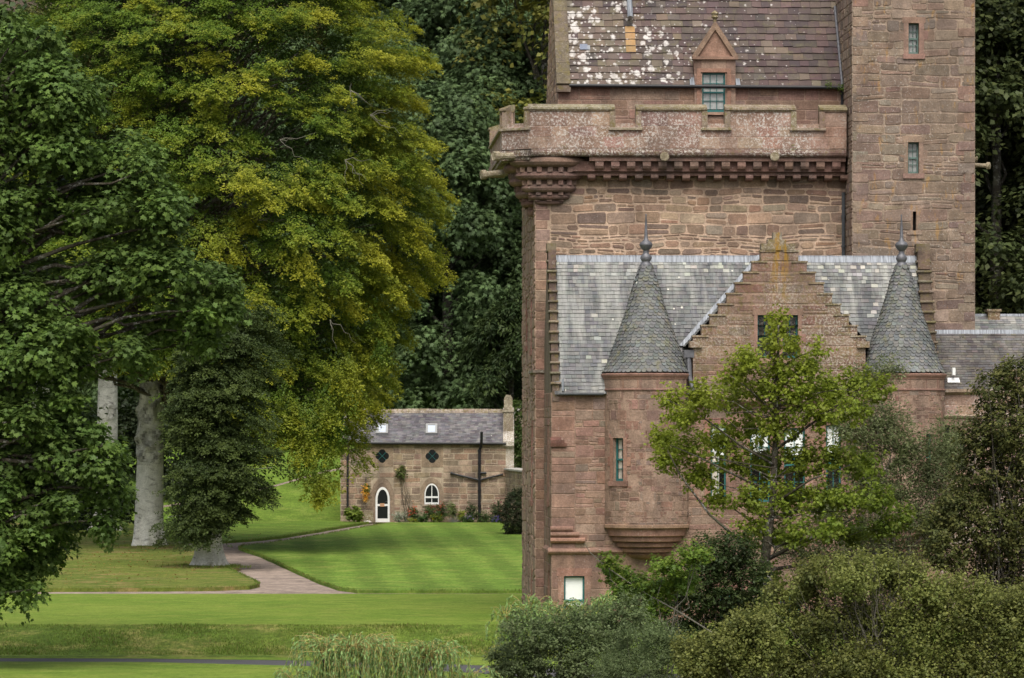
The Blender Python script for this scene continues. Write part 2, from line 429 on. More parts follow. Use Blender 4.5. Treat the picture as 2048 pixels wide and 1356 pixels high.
def put_window(parent, mp, a, b, c, d, nx=2, ny=2, mat='teal', depth=.1, blind=None, surr='plainstone', sw=.17, curtain=None, label=None, meet=True, sill=True, head=.2, bmat='blind', scol=(.30, .185, .14)):
    """a sash window in the opening a..b, c..d of the wall mapped by mp"""
    def bar(mb, p, q, r_, s_, d0, d1, col=(.5, .5, .5)):
        lo = [mp(p, r_, d0), mp(q, r_, d0), mp(q, s_, d0), mp(p, s_, d0)]; hi = [mp(p, r_, d1), mp(q, r_, d1), mp(q, s_, d1), mp(p, s_, d1)]
        mb.face(hi, col); mb.face(lo[::-1], col)
        for i in range(4): j = (i + 1) % 4; mb.face([lo[i], lo[j], hi[j], hi[i]], col)
    f = MB(); t = .055; dd = -depth
    bar(f, a, a + t, c, d, dd - .05, dd); bar(f, b - t, b, c, d, dd - .05, dd)
    bar(f, a + t, b - t, c, c + t * 1.4, dd - .05, dd - .002); bar(f, a + t, b - t, d - t, d, dd - .05, dd - .002)
    zm = (c + d) / 2
    if meet: bar(f, a + t, b - t, zm - .03, zm + .03, dd - .045, dd + .012)
    for i in range(1, nx):
        x = a + t + (b - a - 2 * t) * i / nx; bar(f, x - .012, x + .012, c + t * 1.4, d - t, dd - .04, dd - .012)
    for i in range(1, ny):
        if meet and abs(i / ny - .5) < .01: continue
        z = c + t * 1.4 + (d - c - 2.4 * t) * i / ny; bar(f, a + t, b - t, z - .012, z + .012, dd - .04, dd - .014)
    win = f.build('window', M[mat], parent)
    if label: win['label'] = label
    p = MB(); p.face([mp(a + t, c + t, dd - .03), mp(b - t, c + t, dd - .03), mp(b - t, d - t, dd - .03), mp(a + t, d - t, dd - .03)]); p.build('pane', M['glass'], win)
    if blind:
        q = MB(); bar(q, a + t, b - t, d - t - (d - c - 2 * t) * blind, d - t, dd - .075, dd - .06); q.build('blind', M[bmat], win)
    if curtain:
        q = MB(); n = 10
        for k in range(n):
            x0 = a + t + (b - a - 2 * t) * curtain * k / n; x1 = a + t + (b - a - 2 * t) * curtain * (k + 1) / n
            bar(q, x0, x1, c + t, d - t, dd - .11 + .02 * (k % 2), dd - .08 + .02 * (k % 2))
        q.build('curtain', M['net' if bmat == 'net' else 'curtain'], win)
    if surr:
        q = MB(); e = .03
        bar(q, a - sw, a, c, d, -.02, e, jit(scol, .08)); bar(q, b, b + sw, c, d, -.02, e, jit(scol, .08))
        bar(q, a - sw - .05, b + sw + .05, d, d + head, -.02, e + .004, jit(scol, .08))
        for x in (a - sw - .001, b + sw + .001):     # long and short margin stones
            for k in range(int((d - c) / .5)):
                if k % 2: bar(q, min(x, x + (.14 if x > a else -.14)), max(x, x + (.14 if x > a else -.14)), c + k * .5, min(d, c + k * .5 + .3), -.02, e - .006, jit(scol, .1))
        q.build('surround', M[surr], win)
        if sill:
            s_ = MB(); bar(s_, a - sw - .03, b + sw + .03, c - .17, c, -.02, e + .05, jit(scol, .08)); s_.build('sill', M[surr], win)
    return win

# ================================================================ CASTLE
AL = math.radians(2.5); CA, SA = math.cos(AL), math.sin(AL)
Y0 = 142.2; X0 = (1103 - 1024) * Y0 / F
castle = thing('castle', 'large red sandstone castle with battlemented tower, slate roofs and cone capped turrets', 'castle', (X0, Y0, 0), AL)
def C(x, y, v):
    k = (x - 1024) / F; u = (k * (Y0 + v * CA) - X0 + v * SA) / (CA - k * SA)
    Y = Y0 + u * SA + v * CA
    return u, CAMZ - (y - HY) * Y / F
def U(x, v): return C(x, HY, v)[0]
def Z(y, v, x=1400): return C(x, y, v)[1]
def hole(x0, x1, y0, y1, v):
    return (U(x0, v), U(x1, v), Z(y1, v, x0), Z(y0, v, x0))
BASE = -1.0

# ---- keep (main tower)
VK = 4.75; KD = 9.6
ku0, ku1 = U(1071, VK), U(1706, VK); zk1 = Z(322, VK)
mb = MB(); mp = flat(VK)
wall_sheet(mb, mp, ku0, ku1, BASE, zk1, [], .3, MORT['keep'])
zq = Z(470, VK)
masonry(mb, wavy(mp, .04), ku0 + .5, ku1, Z(560, VK), zq, 'keep', row=(.1, .3), wid=(.25, .8), joint=.048, proud=.022, jt=.026, rnd=.07, rubble=.4)
masonry(mb, wavy(mp, .03), ku0 + .5, ku1, zq, zk1, 'keep', row=(.2, .42), wid=(.3, 1.0), joint=.036, proud=.022, jt=.022, rnd=.06, rubble=.28)
z = BASE; k = 0
while z < zk1 - .1:                             # dressed quoins on the corner
    h = R.uniform(.3, .42); L = .5 if k % 2 else .42
    stone(mb, mp, ku0, ku0 + L, z, min(z + h, zk1), jit(R.choice(PAL['red']), .12), .018, .02, .006, .02)
    z += h; k += 1
# left wall of the keep
lm = sidew(ku0)
lh = [(VK + 1.6, VK + 2.3, Z(1002, 6, 1060), Z(852, 6, 1060)), (VK + 1.8, VK + 2.4, Z(1260, 6, 1060), Z(1150, 6, 1060)), (VK + 2.2, VK + 2.7, Z(700, 6, 1060), Z(600, 6, 1060)), (VK + 5.6, VK + 6.3, Z(690, 8, 1060), Z(590, 8, 1060))]
wall_sheet(mb, lm, VK, VK + KD, BASE, zk1, lh, .25, (.33, .245, .195))
PAL['_k'] = [(.33, .25, .2), (.30, .22, .175), (.36, .275, .22), (.28, .2, .16)]
masonry(mb, wavy(lm, .05), VK, VK + KD, BASE, zk1, '_k', lh, row=(.12, .5), wid=(.2, 1.2), joint=.02, proud=.035, jt=.03, rnd=.06, rubble=.5)
mb.face([(ku0, VK + KD, BASE), (ku1, VK + KD, BASE), (ku1, VK + KD, zk1), (ku0, VK + KD, zk1)], MORT['keep'])
keep = mb.build('keep_wall', M['keep'], castle)
for h in lh:
    put_window(castle, lm, *h, 1, 2, 'teal', .2, sw=.2, scol=(.3, .16, .13))

# ---- corbel table under the parapet
VP = VK - .86
zl0, zl1 = Z(313, VP), Z(298, VP)
cu0, cu1 = U(1176, VK), U(1692, VP)
mb = MB()
red = (.245, .15, .122)
mb.box(cu0, cu1, VP + .06, VK + .3, Z(322, VP), zl0, red)                  # fascia
mb.box(cu0 - .6, cu1, VP + .26, VK + .2, Z(342, VP), Z(322, VP) - .001, (.2, .115, .095))
mb.box(cu0 - .6, cu1, VP + .4, VK + .2, Z(350, VP), Z(342, VP) - .001, red)
prof = [(VP + .2, zl0), (VP - .02, zl0), (VP - .07, zl0 + .05), (VP - .09, (zl0 + zl1) / 2), (VP - .06, zl1 - .04), (VP + .04, zl1), (VP + .3, zl1 + .02)]
mb.build('corbel_course', M['corbel'], castle)
mb = MB(); mb.prism(prof, 'x', U(1062, VP), cu1, red); mb.build('ledge', M['ledge'], castle)
def corbel(x, wpx, y0, y1, v0, v1):
    b_ = MB(); ua, ub = U(x - wpx / 2, v0), U(x + wpx / 2, v0); za, zb = Z(y1, v0), Z(y0, v0); h = zb - za
    pf = [(v1, zb), (v0, zb), (v0, za + h * .45), (v0 + .05, za + h * .2), (v0 + .14, za + .02), (v0 + .26, za), (v1, za)]
    b_.prism(pf, 'x', ua, ub, jit((.27, .17, .138), .14))
    b_.build('corbel', M['corbel'], castle)
x = 1199
while x < 1694:
    corbel(x, 16.5, 322, 340.5, VP + .09, VK); x += 31.6
x = 1183
while x < 1690:
    corbel(x, 15, 349, 361, VP + .34, VK); x += 31.6

# ---- corner corbel clusters: stacked mouldings with little corbels between
def cluster(cx, cy, front, rows):
    b_ = MB()
    for (y0, y1, rw, pj) in rows:
        zb, za = Z(y0, VP, 1090), Z(y1, VP, 1090); h = zb - za
        pr = [(.02, za), (1 - .18, za), (.93, za + h * .2), (1.0, za + h * .5), (.97, za + h * .8), (.9, zb), (.02, zb)]
        if front: b_.lathe([(r, z) for r, z in pr], cx, cy, 28, math.pi, 2 * math.pi, rw, pj, col=jit((.265, .16, .13), .1))
        else: b_.lathe([(r, z) for r, z in pr], cx, cy, 28, math.pi / 2, 1.5 * math.pi, pj, rw, col=jit((.265, .16, .13), .1))
    for i in range(len(rows) - 1):
        y0, y1 = rows[i][1], rows[i + 1][0]; zb, za = Z(y0, VP, 1090) + .02, Z(y1, VP, 1090) - .02; rw, pj = rows[i + 1][2] * .98, rows[i + 1][3] * .98
        if front: b_.lathe([(.02, za), (.86, za), (.86, zb), (.02, zb)], cx, cy, 28, math.pi, 2 * math.pi, rw, pj, col=(.21, .13, .105))
        else: b_.lathe([(.02, za), (.86, za), (.86, zb), (.02, zb)], cx, cy, 28, math.pi / 2, 1.5 * math.pi, pj, rw, col=(.17, .1, .08))
        n = max(3, int(9 - i * 2))
        for k in range(n):
            a = (math.pi if front else math.pi / 2) + math.pi * (k + .5) / n
            ca, sa = math.cos(a), math.sin(a); ax, ay = (rw, pj) if front else (pj, rw)
            x_, y_ = cx + ax * ca * .93, cy + ay * sa * .93; t = .085
            b_.box(x_ - t, x_ + t, y_ - t, y_ + t, za, zb, jit((.27, .17, .138), .14))
    b_.build('corner_corbel', M['corbel'], castle)
cluster(U(1098, VK), VK, True, [(313, 333, 1.38, .94), (342, 358, 1.18, .74), (367, 382, .95, .53), (387, 397, .72, .36), (399, 406, .5, .2)])
cluster(ku0, VK + 1.45, False, [(322, 340, 1.3, 1.06), (350, 366, 1.12, .86), (376, 391, .9, .64), (396, 408, .68, .44), (411, 426, .42, .24)])

# ---- parapet with crenels
PT = .38
parts_c = MB()
ash = MB()
z_bot = zl1; z_cr = Z(247, VP); z_top = Z(207, VP)
pA = (U(1058, VP), VP); pB = (U(1004, VP + .75), VP + .75); pC = (pB[0], VK + KD + .5)
AP = [(.30, .2, .16), (.33, .215, .17), (.27, .18, .15), (.35, .25, .2)]
def seg_map(p, q):
    L = math.hypot(q[0] - p[0], q[1] - p[1]); ex, ey = (q[0] - p[0]) / L, (q[1] - p[1]) / L
    return (lambda u, z, d: (p[0] + ex * u + ey * d, p[1] + ey * u - ex * d, z)), L
def par_box(mb_, mp_, a, b, z0, z1, d0, d1, col, slope=0):
    lo = [mp_(a, z0, d0), mp_(b, z0, d0), mp_(b, z1, d0), mp_(a, z1, d0)]; hi = [mp_(a, z0, d1), mp_(b, z0, d1), mp_(b, z1 - slope, d1), mp_(a, z1 - slope, d1)]
    mb_.face(hi, col); mb_.face(lo[::-1], col)
    for i in range(4): j = (i + 1) % 4; mb_.face([lo[i], lo[j], hi[j], hi[i]], col)
def parapet(mp_, L, crens, za=z_bot, zc=z_cr, zt=z_top):
    z_mid = zc
    par_box(ash, mp_, 0, L, za, z_mid, -PT, 0, MORT['red'])
    zz = za + .02; nrow = 2
    hh = (z_mid - zz) / nrow
    PAL['_a'] = AP
    masonry(ash, mp_, 0, L, zz, z_mid - .1, '_a', row=(.36, .46), wid=(.5, 1.0), joint=.012, proud=.012, jt=.004, rnd=.012, rubble=0)
    edges = [0] + [e for c in crens for e in c] + [L]
    for i in range(0, len(edges), 2):
        a, b = edges[i], edges[i + 1]
        if b - a < .05: continue
        par_box(ash, mp_, a, b, z_mid, zt - .2, -PT, 0, MORT['red'])
        masonry(ash, mp_, a, b, z_mid - .1, zt - .2, '_a', row=(.45, .6), wid=(.5, 1.0), joint=.012, proud=.012, jt=.004, rnd=.012, rubble=0)
        par_box(parts_c, mp_, a - .02, b + .02, zt - .22, zt, -PT - .05, .1, jit((.27, .23, .16), .1), .15)
        par_box(parts_c, mp_, a - .02, b + .02, zt - .27, zt - .221, -PT - .03, .055, jit((.27, .21, .15), .1))
        for e, s_ in ((a, 1), (b, -1)):
            if 0.02 < e < L - .02:
                x0, x1 = (e - .03, e + .16) if s_ > 0 else (e - .16, e + .03)
                par_box(parts_c, mp_, x0, x1, zc - .24, zt - .275, -PT - .02, .07, jit((.28, .22, .17), .1))
    for a, b in crens:
        par_box(parts_c, mp_, a - .2, b + .2, zc - .23, zc - .02, -PT - .04, .11, jit((.32, .27, .21), .12), .14)
mpf, Lf = seg_map(pA, (U(1693, VP), VP))
cr = [(U(x0, VP) - pA[0], U(x1, VP) - pA[0]) for x0, x1 in ((1229, 1273), (1413, 1451), (1591, 1640))]
parapet(mpf, Lf, cr)
mpc, Lc = seg_map(pB, pA); parapet(mpc, Lc, [(.22, Lc - .14)])
mps, Ls = seg_map(pC, pB); parapet(mps, Ls, [(.9, Ls - .25)])
ash.face([(pA[0], VP + .05, zl0), (ku1, VP + .05, zl0), (ku1, VK + 1, zl0), (pA[0], VK + 1, zl0)], (.2, .12, .1))
ash.face([(pB[0] + .05, pB[1], zl0 + .02), (pA[0], VP + .05, zl0 + .02), (pA[0], pC[1], zl0 + .02), (pB[0] + .05, pC[1], zl0 + .02)], (.2, .12, .1))
ash.build('parapet', M['ashlar'], castle)
parts_c.build('coping', M['coping'], castle)
b_ = MB()                                      # ledge moulding turning the corner
for mp_, L in ((mpc, Lc), (mps, Ls)):
    par_box(b_, mp_, -.05, L + .05, zl0, zl1, -.4, .08, red, .05); par_box(b_, mp_, 0, L, zl0 - .12, zl0 - .002, -.5, .02, red)
b_.build('ledge', M['ledge'], castle)
# spouts
def spout(p, q, r0, r1):
    b_ = MB(); P_, Q_ = np.array(p), np.array(q); d = Q_ - P_
    b_.tube([P_, P_ + d * .5, P_ + d * .78, P_ + d * .8, P_ + d * .97, Q_, Q_ - d * .1], [r0 * .8, r0 * .7, r0 * .75, r1, r1, r1 * .85, r1 * .35], 10, (.3, .26, .19))
    b_.tube([Q_ - d * .09, Q_ - d * .085], [r1 * .34, r1 * .34], 8, (.01, .01, .01))
    o = b_.build('water_spout', M['spout'], castle); return o
for x_ in (1328, 1548):
    u, z = C(x_, 313, VP); spout((u, VP + .2, z), (u, VP - .3, z - .02), .16, .16)
u, z = C(1022, 311, VP + .3); spout((u + .2, VP + .5, z), (u - .62, VP - .1, z - .05), .17, .17)
u, z = C(985, 345, VP + 3); spout((u + .5, VP + 3, z), (u - .42, VP + 2.8, z - .1), .16, .17)

mb = MB(); zz = Z(743, VK, 1070); mb.box(ku0 - .1, ku0 + .34, VK - .07, VK + 3.2, zz - .04, zz + .05, (.33, .27, .22)); mb.build('drip_stone', M['ledge'], castle)
# ---- attic storey and keep roof
VA = VK + .75; AD = 7.6
au0, au1 = U(1116, VA), ku1
ze = Z(174, VA); zr = ze + 5.4; vm = VA + AD / 2
dz0, dz1, du0, du1 = Z(224, VA), Z(146, VA), U(1404, VA), U(1450, VA)
mb = MB()
wall_sheet(mb, flat(VA), au0, au1, zl0, ze, [(du0, du1, dz0, ze + .0)], .3, MORT['red'])
masonry(mb, flat(VA), au0, au1, zl0 + .1, ze, 'red', [(du0 - .18, du1 + .18, dz0, ze)], row=(.26, .4), wid=(.4, .9), joint=.014, proud=.012, jt=.006)
gm = sidew(au0)
mb.face([(au0, VA, zl0), (au0, VA, ze), (au0, vm, zr), (au0, VA + AD, ze), (au0, VA + AD, zl0)], MORT['keep'])
def gclip(z0, z1):
    t = max(0, ((z0 + z1) / 2 - ze) / (zr - ze)); return (VA + t * AD / 2, VA + AD - t * AD / 2)
masonry(mb, gm, VA, VA + AD, zl0, zr - .1, 'keep', row=(.2, .34), wid=(.3, .7), joint=.02, proud=.02, clip=gclip)
mb.build('attic_wall', M['keep'], castle)
sl = math.hypot(vm - VA + .15, zr - ze)
sv, sz = (vm - VA + .15) / sl, (zr - ze) / sl
rm = lambda u, s, d: (u, VA - .15 + sv * s - sz * d, ze + sz * s + sv * d)
ru0, ru1 = U(1139, VA), ku1 + .1
KCOL = [(.075, .05, .048), (.09, .059, .054), (.06, .044, .044), (.088, .066, .057), (.076, .058, .05)]
KCOL2 = [(.125, .095, .07), (.115, .088, .068), (.105, .078, .063), (.135, .108, .08)]
mb = MB(); n_ = 30
vd = VA - .1; da, db = U(1389, vd), U(1471, vd); zd1 = Z(119, vd); sd_ = (zd1 - ze) / sz
for p, q, r_, t in ((au0 + .02, da, 0, sl), (db, au1, 0, sl), (da, db, sd_, sl)):
    mb.face([rm(p, r_, -.03), rm(q, r_, -.03), rm(q, t, -.03), rm(p, t, -.03)], (.03, .025, .025))
rows_ = round(sl / .30); rw_ = sl / rows_
for i in range(rows_):
    u = ru0 - R.uniform(0, .2)
    while u < ru1:
        ww = R.uniform(.3, .44); p, q = max(ru0, u), min(ru1, u + ww); u += ww
        if q - p < .03: continue
        if i * rw_ < (zd1 - ze) / sz and q > da - .02 and p < db + .02:
            if p < da - .05: q = da - .02
            elif q > db + .05: p = db + .02
            else: continue
        t = (p - ru0) / (ru1 - ru0)
        cols = KCOL2 if R.random() < max(.04, .9 - 2.4 * t) or R.random() < .06 else KCOL
        c_ = jit(R.choice(cols), .18); th = .04 * R.uniform(.7, 1.4); j0, j1 = R.uniform(-.02, .02), R.uniform(-.015, .015)
        v = [rm(p + .004, i * rw_ + j0, th), rm(q - .004, i * rw_ + j1, th), rm(q - .004, (i + 1.2) * rw_, .002), rm(p + .004, (i + 1.2) * rw_, .002)]
        mb.face(v, c_); mb.face([rm(p + .004, i * rw_ + j0, -.01), rm(q - .004, i * rw_ + j1, -.01), v[1], v[0]], tuple(x_ * .9 for x_ in c_))
rb = lambda u, s, d: (u, VA + AD + .15 - sv * s, ze + sz * s)
mb.face([rb(au0, 0, 0), rb(au0, sl, 0), rb(au1, sl, 0), rb(au1, 0, 0)], KCOL[0])
kroof = mb.build('keep_roof', M['slate_keep'], castle)
mb = MB(); mb.box(0, 0, 0, 0, 0, 0)             # skew stones up the gable
mb = MB(); t = .0
ns = 14
for i in range(ns):
    s0, s1 = sl * i / ns, sl * (i + 1) / ns
    col = jit((.25, .19, .13), .12)
    lo = [rm(au0 - .06, s0 + .004, -.1), rm(ru0 + .02, s0 + .004, -.1), rm(ru0 + .02, s1 - .004, -.1), rm(au0 - .06, s1 - .004, -.1)]
    hi = [rm(au0 - .06, s0 + .004, .15), rm(ru0 + .02, s0 + .004, .15), rm(ru0 + .02, s1 - .004, .15), rm(au0 - .06, s1 - .004, .15)]
    mb.face(hi, col); mb.face(lo[::-1], col)
    for k in range(4): j = (k + 1) % 4; mb.face([lo[k], lo[j], hi[j], hi[k]], col)
mb.box(au0 - .06, ru0 + .03, VA - .25, VA + .1, ze - .2, ze + .02, (.22, .15, .11))
mb.build('skew', M['skew'], castle)
mb = MB(); mb.tube([(ru0 - .02, VA - .22, ze + .02), (ku1 - .1, VA - .22, ze - .02)], .06, 10); mb.build('gutter', M['iron'], castle)
mb = MB(); u, z = C(1684, 180, VA); mb.tube([(u, VA - .2, z + .1), (u, VA - .12, z - .3), (u, VA - .1, zl0)], .06, 8); mb.build('downpipe', M['iron'], castle)
mb = MB(); u, z = C(1687, 385, VK - .1); mb.tube([(u, VK - .1, z), (u, VK - .1, BASE)], .06, 8)
for y_ in (430, 490): mb.tube([(u, VK - .1, Z(y_, VK)), (u, VK - .1, Z(y_, VK) - .08)], .08, 8)
mb.build('downpipe', M['pipe'], castle)
# lead flue on the slates and its rusty run, one slipped replacement slate
mb = MB(); u, z = C(1260, 36, VA + 1.3); mb.tube([(u, VA + 1.15, z), (u, VA + 1.5, z + .5), (u, VA + 1.9, z + 1.1), (u, VA + 2.6, z + 1.3)], [.1, .1, .1, .1], 10); mb.build('flue', M['lead'], castle)
mb = MB()
for i in range(5, 9):
    mb.face([rm(u - .17, i * rw_ + .02, .05), rm(u + .17, i * rw_ + .02, .05), rm(u + .17, (i + 1) * rw_, .03), rm(u - .17, (i + 1) * rw_, .03)], jit((.33, .19, .07), .15))
mb.build('stained_slate', M['slate_low'], kroof)
mb = MB(); uu = U(1170, VA + .8)
mb.face([rm(uu - .18, 5.35 * rw_, .07), rm(uu + .18, 5.35 * rw_, .07), rm(uu + .18, 6.3 * rw_, .03), rm(uu - .18, 6.3 * rw_, .03)], (.16, .18, .23)); mb.build('loose_slate', M['slate_wing'], kroof)
# ---- stone dormer on the keep
vd = VA - .1
da, db = U(1389, vd), U(1471, vd); zd1 = Z(119, vd); dc = (da + db) / 2
zp = Z(42, vd)
mb = MB(); dm = flat(vd)
hl = (du0, du1, dz0 - .1, dz1)
wall_sheet(mb, dm, da, db, dz0, zd1, [hl], .3, MORT['red'])
masonry(mb, dm, da, db, ze, zd1, 'red', [(du0 - .01, du1 + .01, dz0 - .2, dz1)], row=(.3, .5), wid=(.4, .9), joint=.012, proud=.012, jt=.004, rubble=0)
for e in (da, db): mb.face([(e, vd, dz0), (e, VA + 2.5, dz0), (e, VA + 2.5, zd1), (e, vd, zd1)], (.28, .17, .13))
mb.box(da - .08, db + .08, vd - .12, vd + .2, zd1, zd1 + .1, (.26, .17, .13))
mb.box(du0 - .2, du0 - .06, vd - .05, vd + .1, dz0, dz1 + .15, (.3, .18, .135)); mb.box(du1 + .06, du1 + .2, vd - .05, vd + .1, dz0, dz1 + .15, (.3, .18, .135))
mb.box(du0 - .06, du1 + .06, vd - .05, vd + .1, dz1 + .02, dz1 + .15, (.3, .18, .135))
dorm = mb.build('dormer', M['plainstone'], castle)
mb = MB(); z0 = zd1 + .1
mb.prism([(da + .04, z0), (db - .04, z0), (dc, zp - .16)], 'y', vd + .001, vd + .3, (.3, .19, .145))
for s_ in (-1, 1):
    e = da - .1 if s_ < 0 else db + .1
    mb.prism([(e, z0), (e - s_ * .2, z0), (dc - s_ * .0, zp - .3), (dc, zp)], 'y', vd - .1, vd + .25, (.27, .19, .14))
mb.build('pediment', M['plainstone'], dorm)
mb = MB(); mb.lathe([(.04, zp - .1), (.06, zp), (.05, zp + .06), (.13, zp + .14), (.1, zp + .2), (.14, zp + .27), (.06, zp + .34), (.0, zp + .38)], dc, vd + .05, 10, col=(.2, .16, .09)); mb.build('finial', M['spout'], dorm)
mb = MB()
for s_ in (-1, 1):
    e = da if s_ < 0 else db
    mb.face([(e, vd + .25, zd1 + .1), (dc, vd + .25, zp - .05), (dc, vm, zp - .05), (e, vm, zd1 + .1)], (.11, .08, .07))
mb.build('dormer_roof', M['slate_low'], dorm)
mb = MB()
for x0, x1 in ((1379, 1389), (1471, 1480)):
    mb = MB(); mb.face([(U(x0, vd), VA - .28, ze + .05), (U(x1, vd), VA - .28, ze + .05), (U(x1 - 2, vd), VA + .8, zd1), (U(x0 + 3, vd), VA + .8, zd1)], (.5, .5, .5)); mb.build('lead_soaker', M['lead'], dorm)
put_window(castle, dm, du0, du1, dz0, dz1, 3, 4, 'teal', .1, surr=None, blind=.96, bmat='net', label='teal sash window in the stone dormer')

# ---- stair tower
VT = 2.95; TD = 5.5
tu0, tu1 = U(1705, VT), U(1950, VT); zt1 = Z(-90, VT)
th = [hole(1817, 1838, 46, 108, VT), hole(1816, 1838, 284, 347, VT), hole(1825.5, 1832.5, 423, 461, VT)]
mb = MB(); tm = flat(VT)
wall_sheet(mb, tm, tu0, tu1, BASE, zt1, th, .3, MORT['tower'])
ex = [(a - .03, b + .03, c - .05, d + .03) for a, b, c, d in th]
masonry(mb, wavy(tm, .03), tu0 + .1, tu1 - .1, Z(680, VT), zt1, 'tower', ex, row=(.2, .46), wid=(.35, 1.15), joint=.026, proud=.024, jt=.02, rnd=.055, rubble=.3)
z = Z(700, VT); k = 0
while z < zt1:
    h = R.uniform(.28, .42)
    stone(mb, tm, tu0, tu0 + (.55 if k % 2 else .35), z, z + h, jit(R.choice(PAL['tower']), .12), .02, .032, .006, .02)
    stone(mb, tm, tu1 - (.4 if k % 2 else .6), tu1, z, z + h, jit(R.choice(PAL['tower']), .12), .02, .032, .006, .02); z += h; k += 1
lm2 = sidew(tu0); wall_sheet(mb, lm2, VT, VT + TD, BASE, zt1, [], .3, MORT['tower'])
masonry(mb, lm2, VT, VT + TD, Z(520, VT), zt1, 'tower', row=(.2, .36), wid=(.3, .7), joint=.026, proud=.024, jt=.014)
mb.face([(tu1, VT, BASE), (tu1, VT + TD, BASE), (tu1, VT + TD, zt1), (tu1, VT, zt1)], MORT['tower'])
mb.face([(tu0, VT + TD, BASE), (tu0, VT + TD, zt1), (tu1, VT + TD, zt1), (tu1, VT + TD, BASE)], MORT['tower'])
mb.face([(tu0, VT, zt1), (tu1, VT, zt1), (tu1, VT + TD, zt1), (tu0, VT + TD, zt1)], MORT['tower'])
tower = mb.build('stair_tower', M['tower'], castle)
put_window(castle, tm, *th[0], 2, 4, 'greypaint', .2, bmat='net', curtain=.9, sw=.17, scol=(.27, .18, .145), label='upper stair tower window with faded green sashes')
put_window(castle, tm, *th[1], 2, 4, 'greypaint', .2, bmat='net', curtain=1.0, sw=.15, scol=(.27, .19, .15), label='middle stair tower window with pale sill')
mb = MB(); a, b, c, d = th[2]
mb.box(a - .12, a, VT - .02, VT + .1, c, d, (.28, .2, .15)); mb.box(b, b + .12, VT - .02, VT + .1, c, d, (.28, .2, .15))
mb.box(a - .2, b + .2, VT - .05, VT + .1, c - .14, c, (.3, .23, .18)); mb.box(a - .2, b + .2, VT - .022, VT + .1, d, d + .2, (.27, .2, .16)); mb.build('arrow_slit', M['tower'], castle)
u, z = C(1950, 331, VT + 1.5); spout((u - .1, VT + 1.5, z + .02), (u + .5, VT + 1.3, z - .02), .1, .12)
u, z = C(1950, 318, VT + 2.5); spout((u - .1, VT + 2.5, z), (u + .08, VT + 2.5, z), .1, .1)

# flashing where the keep roof meets the stair tower
mb = MB(); mb.tube([rm(tu0 - .06, .05, .06), rm(tu0 - .06, sl * .55, .06)], .05, 6); mb.build('flashing', M['leaddark'], castle)

# ---- front wing
wu1 = U(1872, 0); zwe = Z(785, 0); VR = 2.8; zwr = Z(515, VR, 1200)
fh = [hole(1128, 1169, 1152, 1250, 0), hole(1421, 1452, 848, 1004, 0), hole(1500, 1540, 856, 1004, 0), hole(1568, 1610, 856, 1004, 0), hole(1652, 1682, 850, 1004, 0), hole(1440, 1480, 1180, 1290, 0), hole(1560, 1600, 1180, 1290, 0)]
mb = MB(); fm = flat(0)
wall_sheet(mb, fm, 0, wu1, BASE, zwe, fh, .35, MORT['wing'])
ex = [(a - .03, b + .03, c - .05, d + .03) for a, b, c, d in fh]
us = U(1150, 0)
zs_ = Z(1100, 0)
masonry(mb, wavy(fm, .02), us, wu1, zs_ + .08, zwe - .05, 'wing', ex, row=(.15, .42), wid=(.25, .95), joint=.015, proud=.018, jt=.012, rnd=.025, rubble=.4)
masonry(mb, fm, 0, us, zs_, zwe, 'red', ex, row=(.3, .55), wid=(.45, .9), joint=.012, proud=.02, jt=.006, rnd=.012, rubble=.2)
masonry(mb, fm, 0, wu1, BASE, zs_, 'red', ex, row=(.45, .6), wid=(.6, 1.2), joint=.012, proud=.016, jt=.005, rnd=.012, rubble=0)
wl = sidew(0)
wsh = [(1.4, 2.0, Z(1002, 2, 1095), Z(850, 2, 1095)), (1.2, 1.8, Z(1230, 2, 1095), Z(1140, 2, 1095))]
wall_sheet(mb, wl, 0, VK, BASE, zwe, wsh, .25, MORT['wing'])
masonry(mb, wl, 0, VK, BASE, zwe, 'wing', wsh, row=(.25, .45), wid=(.4, .8), joint=.014, proud=.016, jt=.008)
mb.face([(wu1, 0, BASE), (wu1, VK, BASE), (wu1, VK, zwe), (wu1, 0, zwe)], MORT['wing'])
mb.build('wing_wall', M['wing'], castle)
put_window(castle, fm, *fh[0], 1, 2, 'teal', .08, blind=.62, sw=.2, head=.26, scol=(.28, .165, .13), label='ground floor teal sash window with a white blind half down')
put_window(castle, fm, *fh[1], 2, 2, 'teal', .08, blind=.4, sw=.2, curtain=.6, scol=(.28, .165, .13), label='tall teal window beside the left turret')
put_window(castle, fm, *fh[2], 2, 4, 'teal', .08, blind=.36, sw=.14, scol=(.28, .165, .13))
put_window(castle, fm, *fh[3], 2, 4, 'teal', .08, blind=.36, sw=.14, scol=(.28, .165, .13))
put_window(castle, fm, *fh[4], 2, 2, 'teal', .08, blind=.4, sw=.2, scol=(.28, .165, .13))
put_window(castle, fm, *fh[5], 2, 2, 'teal', .18, sw=.2, scol=(.28, .165, .13)); put_window(castle, fm, *fh[6], 2, 2, 'teal', .18, sw=.2, scol=(.28, .165, .13))
for h in wsh: put_window(castle, wl, *h, 1, 2, 'teal', .2, sw=.18, scol=(.28, .165, .13))
# string course with its returned corner stone
mb = MB(); zz = Z(1108, 0)
pf = [(.0, zz - .02), (-.06, zz), (-.1, zz + .06), (-.14, zz + .07), (-.14, zz + .12), (.0, zz + .22)]
mb.prism(pf, 'x', -.12, U(1245, 0), (.27, .17, .13)); mb.prism([(-.13, zz + .01), (-.01, zz), (-.01, zz + .23), (-.13, zz + .13)], 'y', .0, 3.5, (.27, .17, .13))
mb.build('string_course', M['plainstone'], castle)
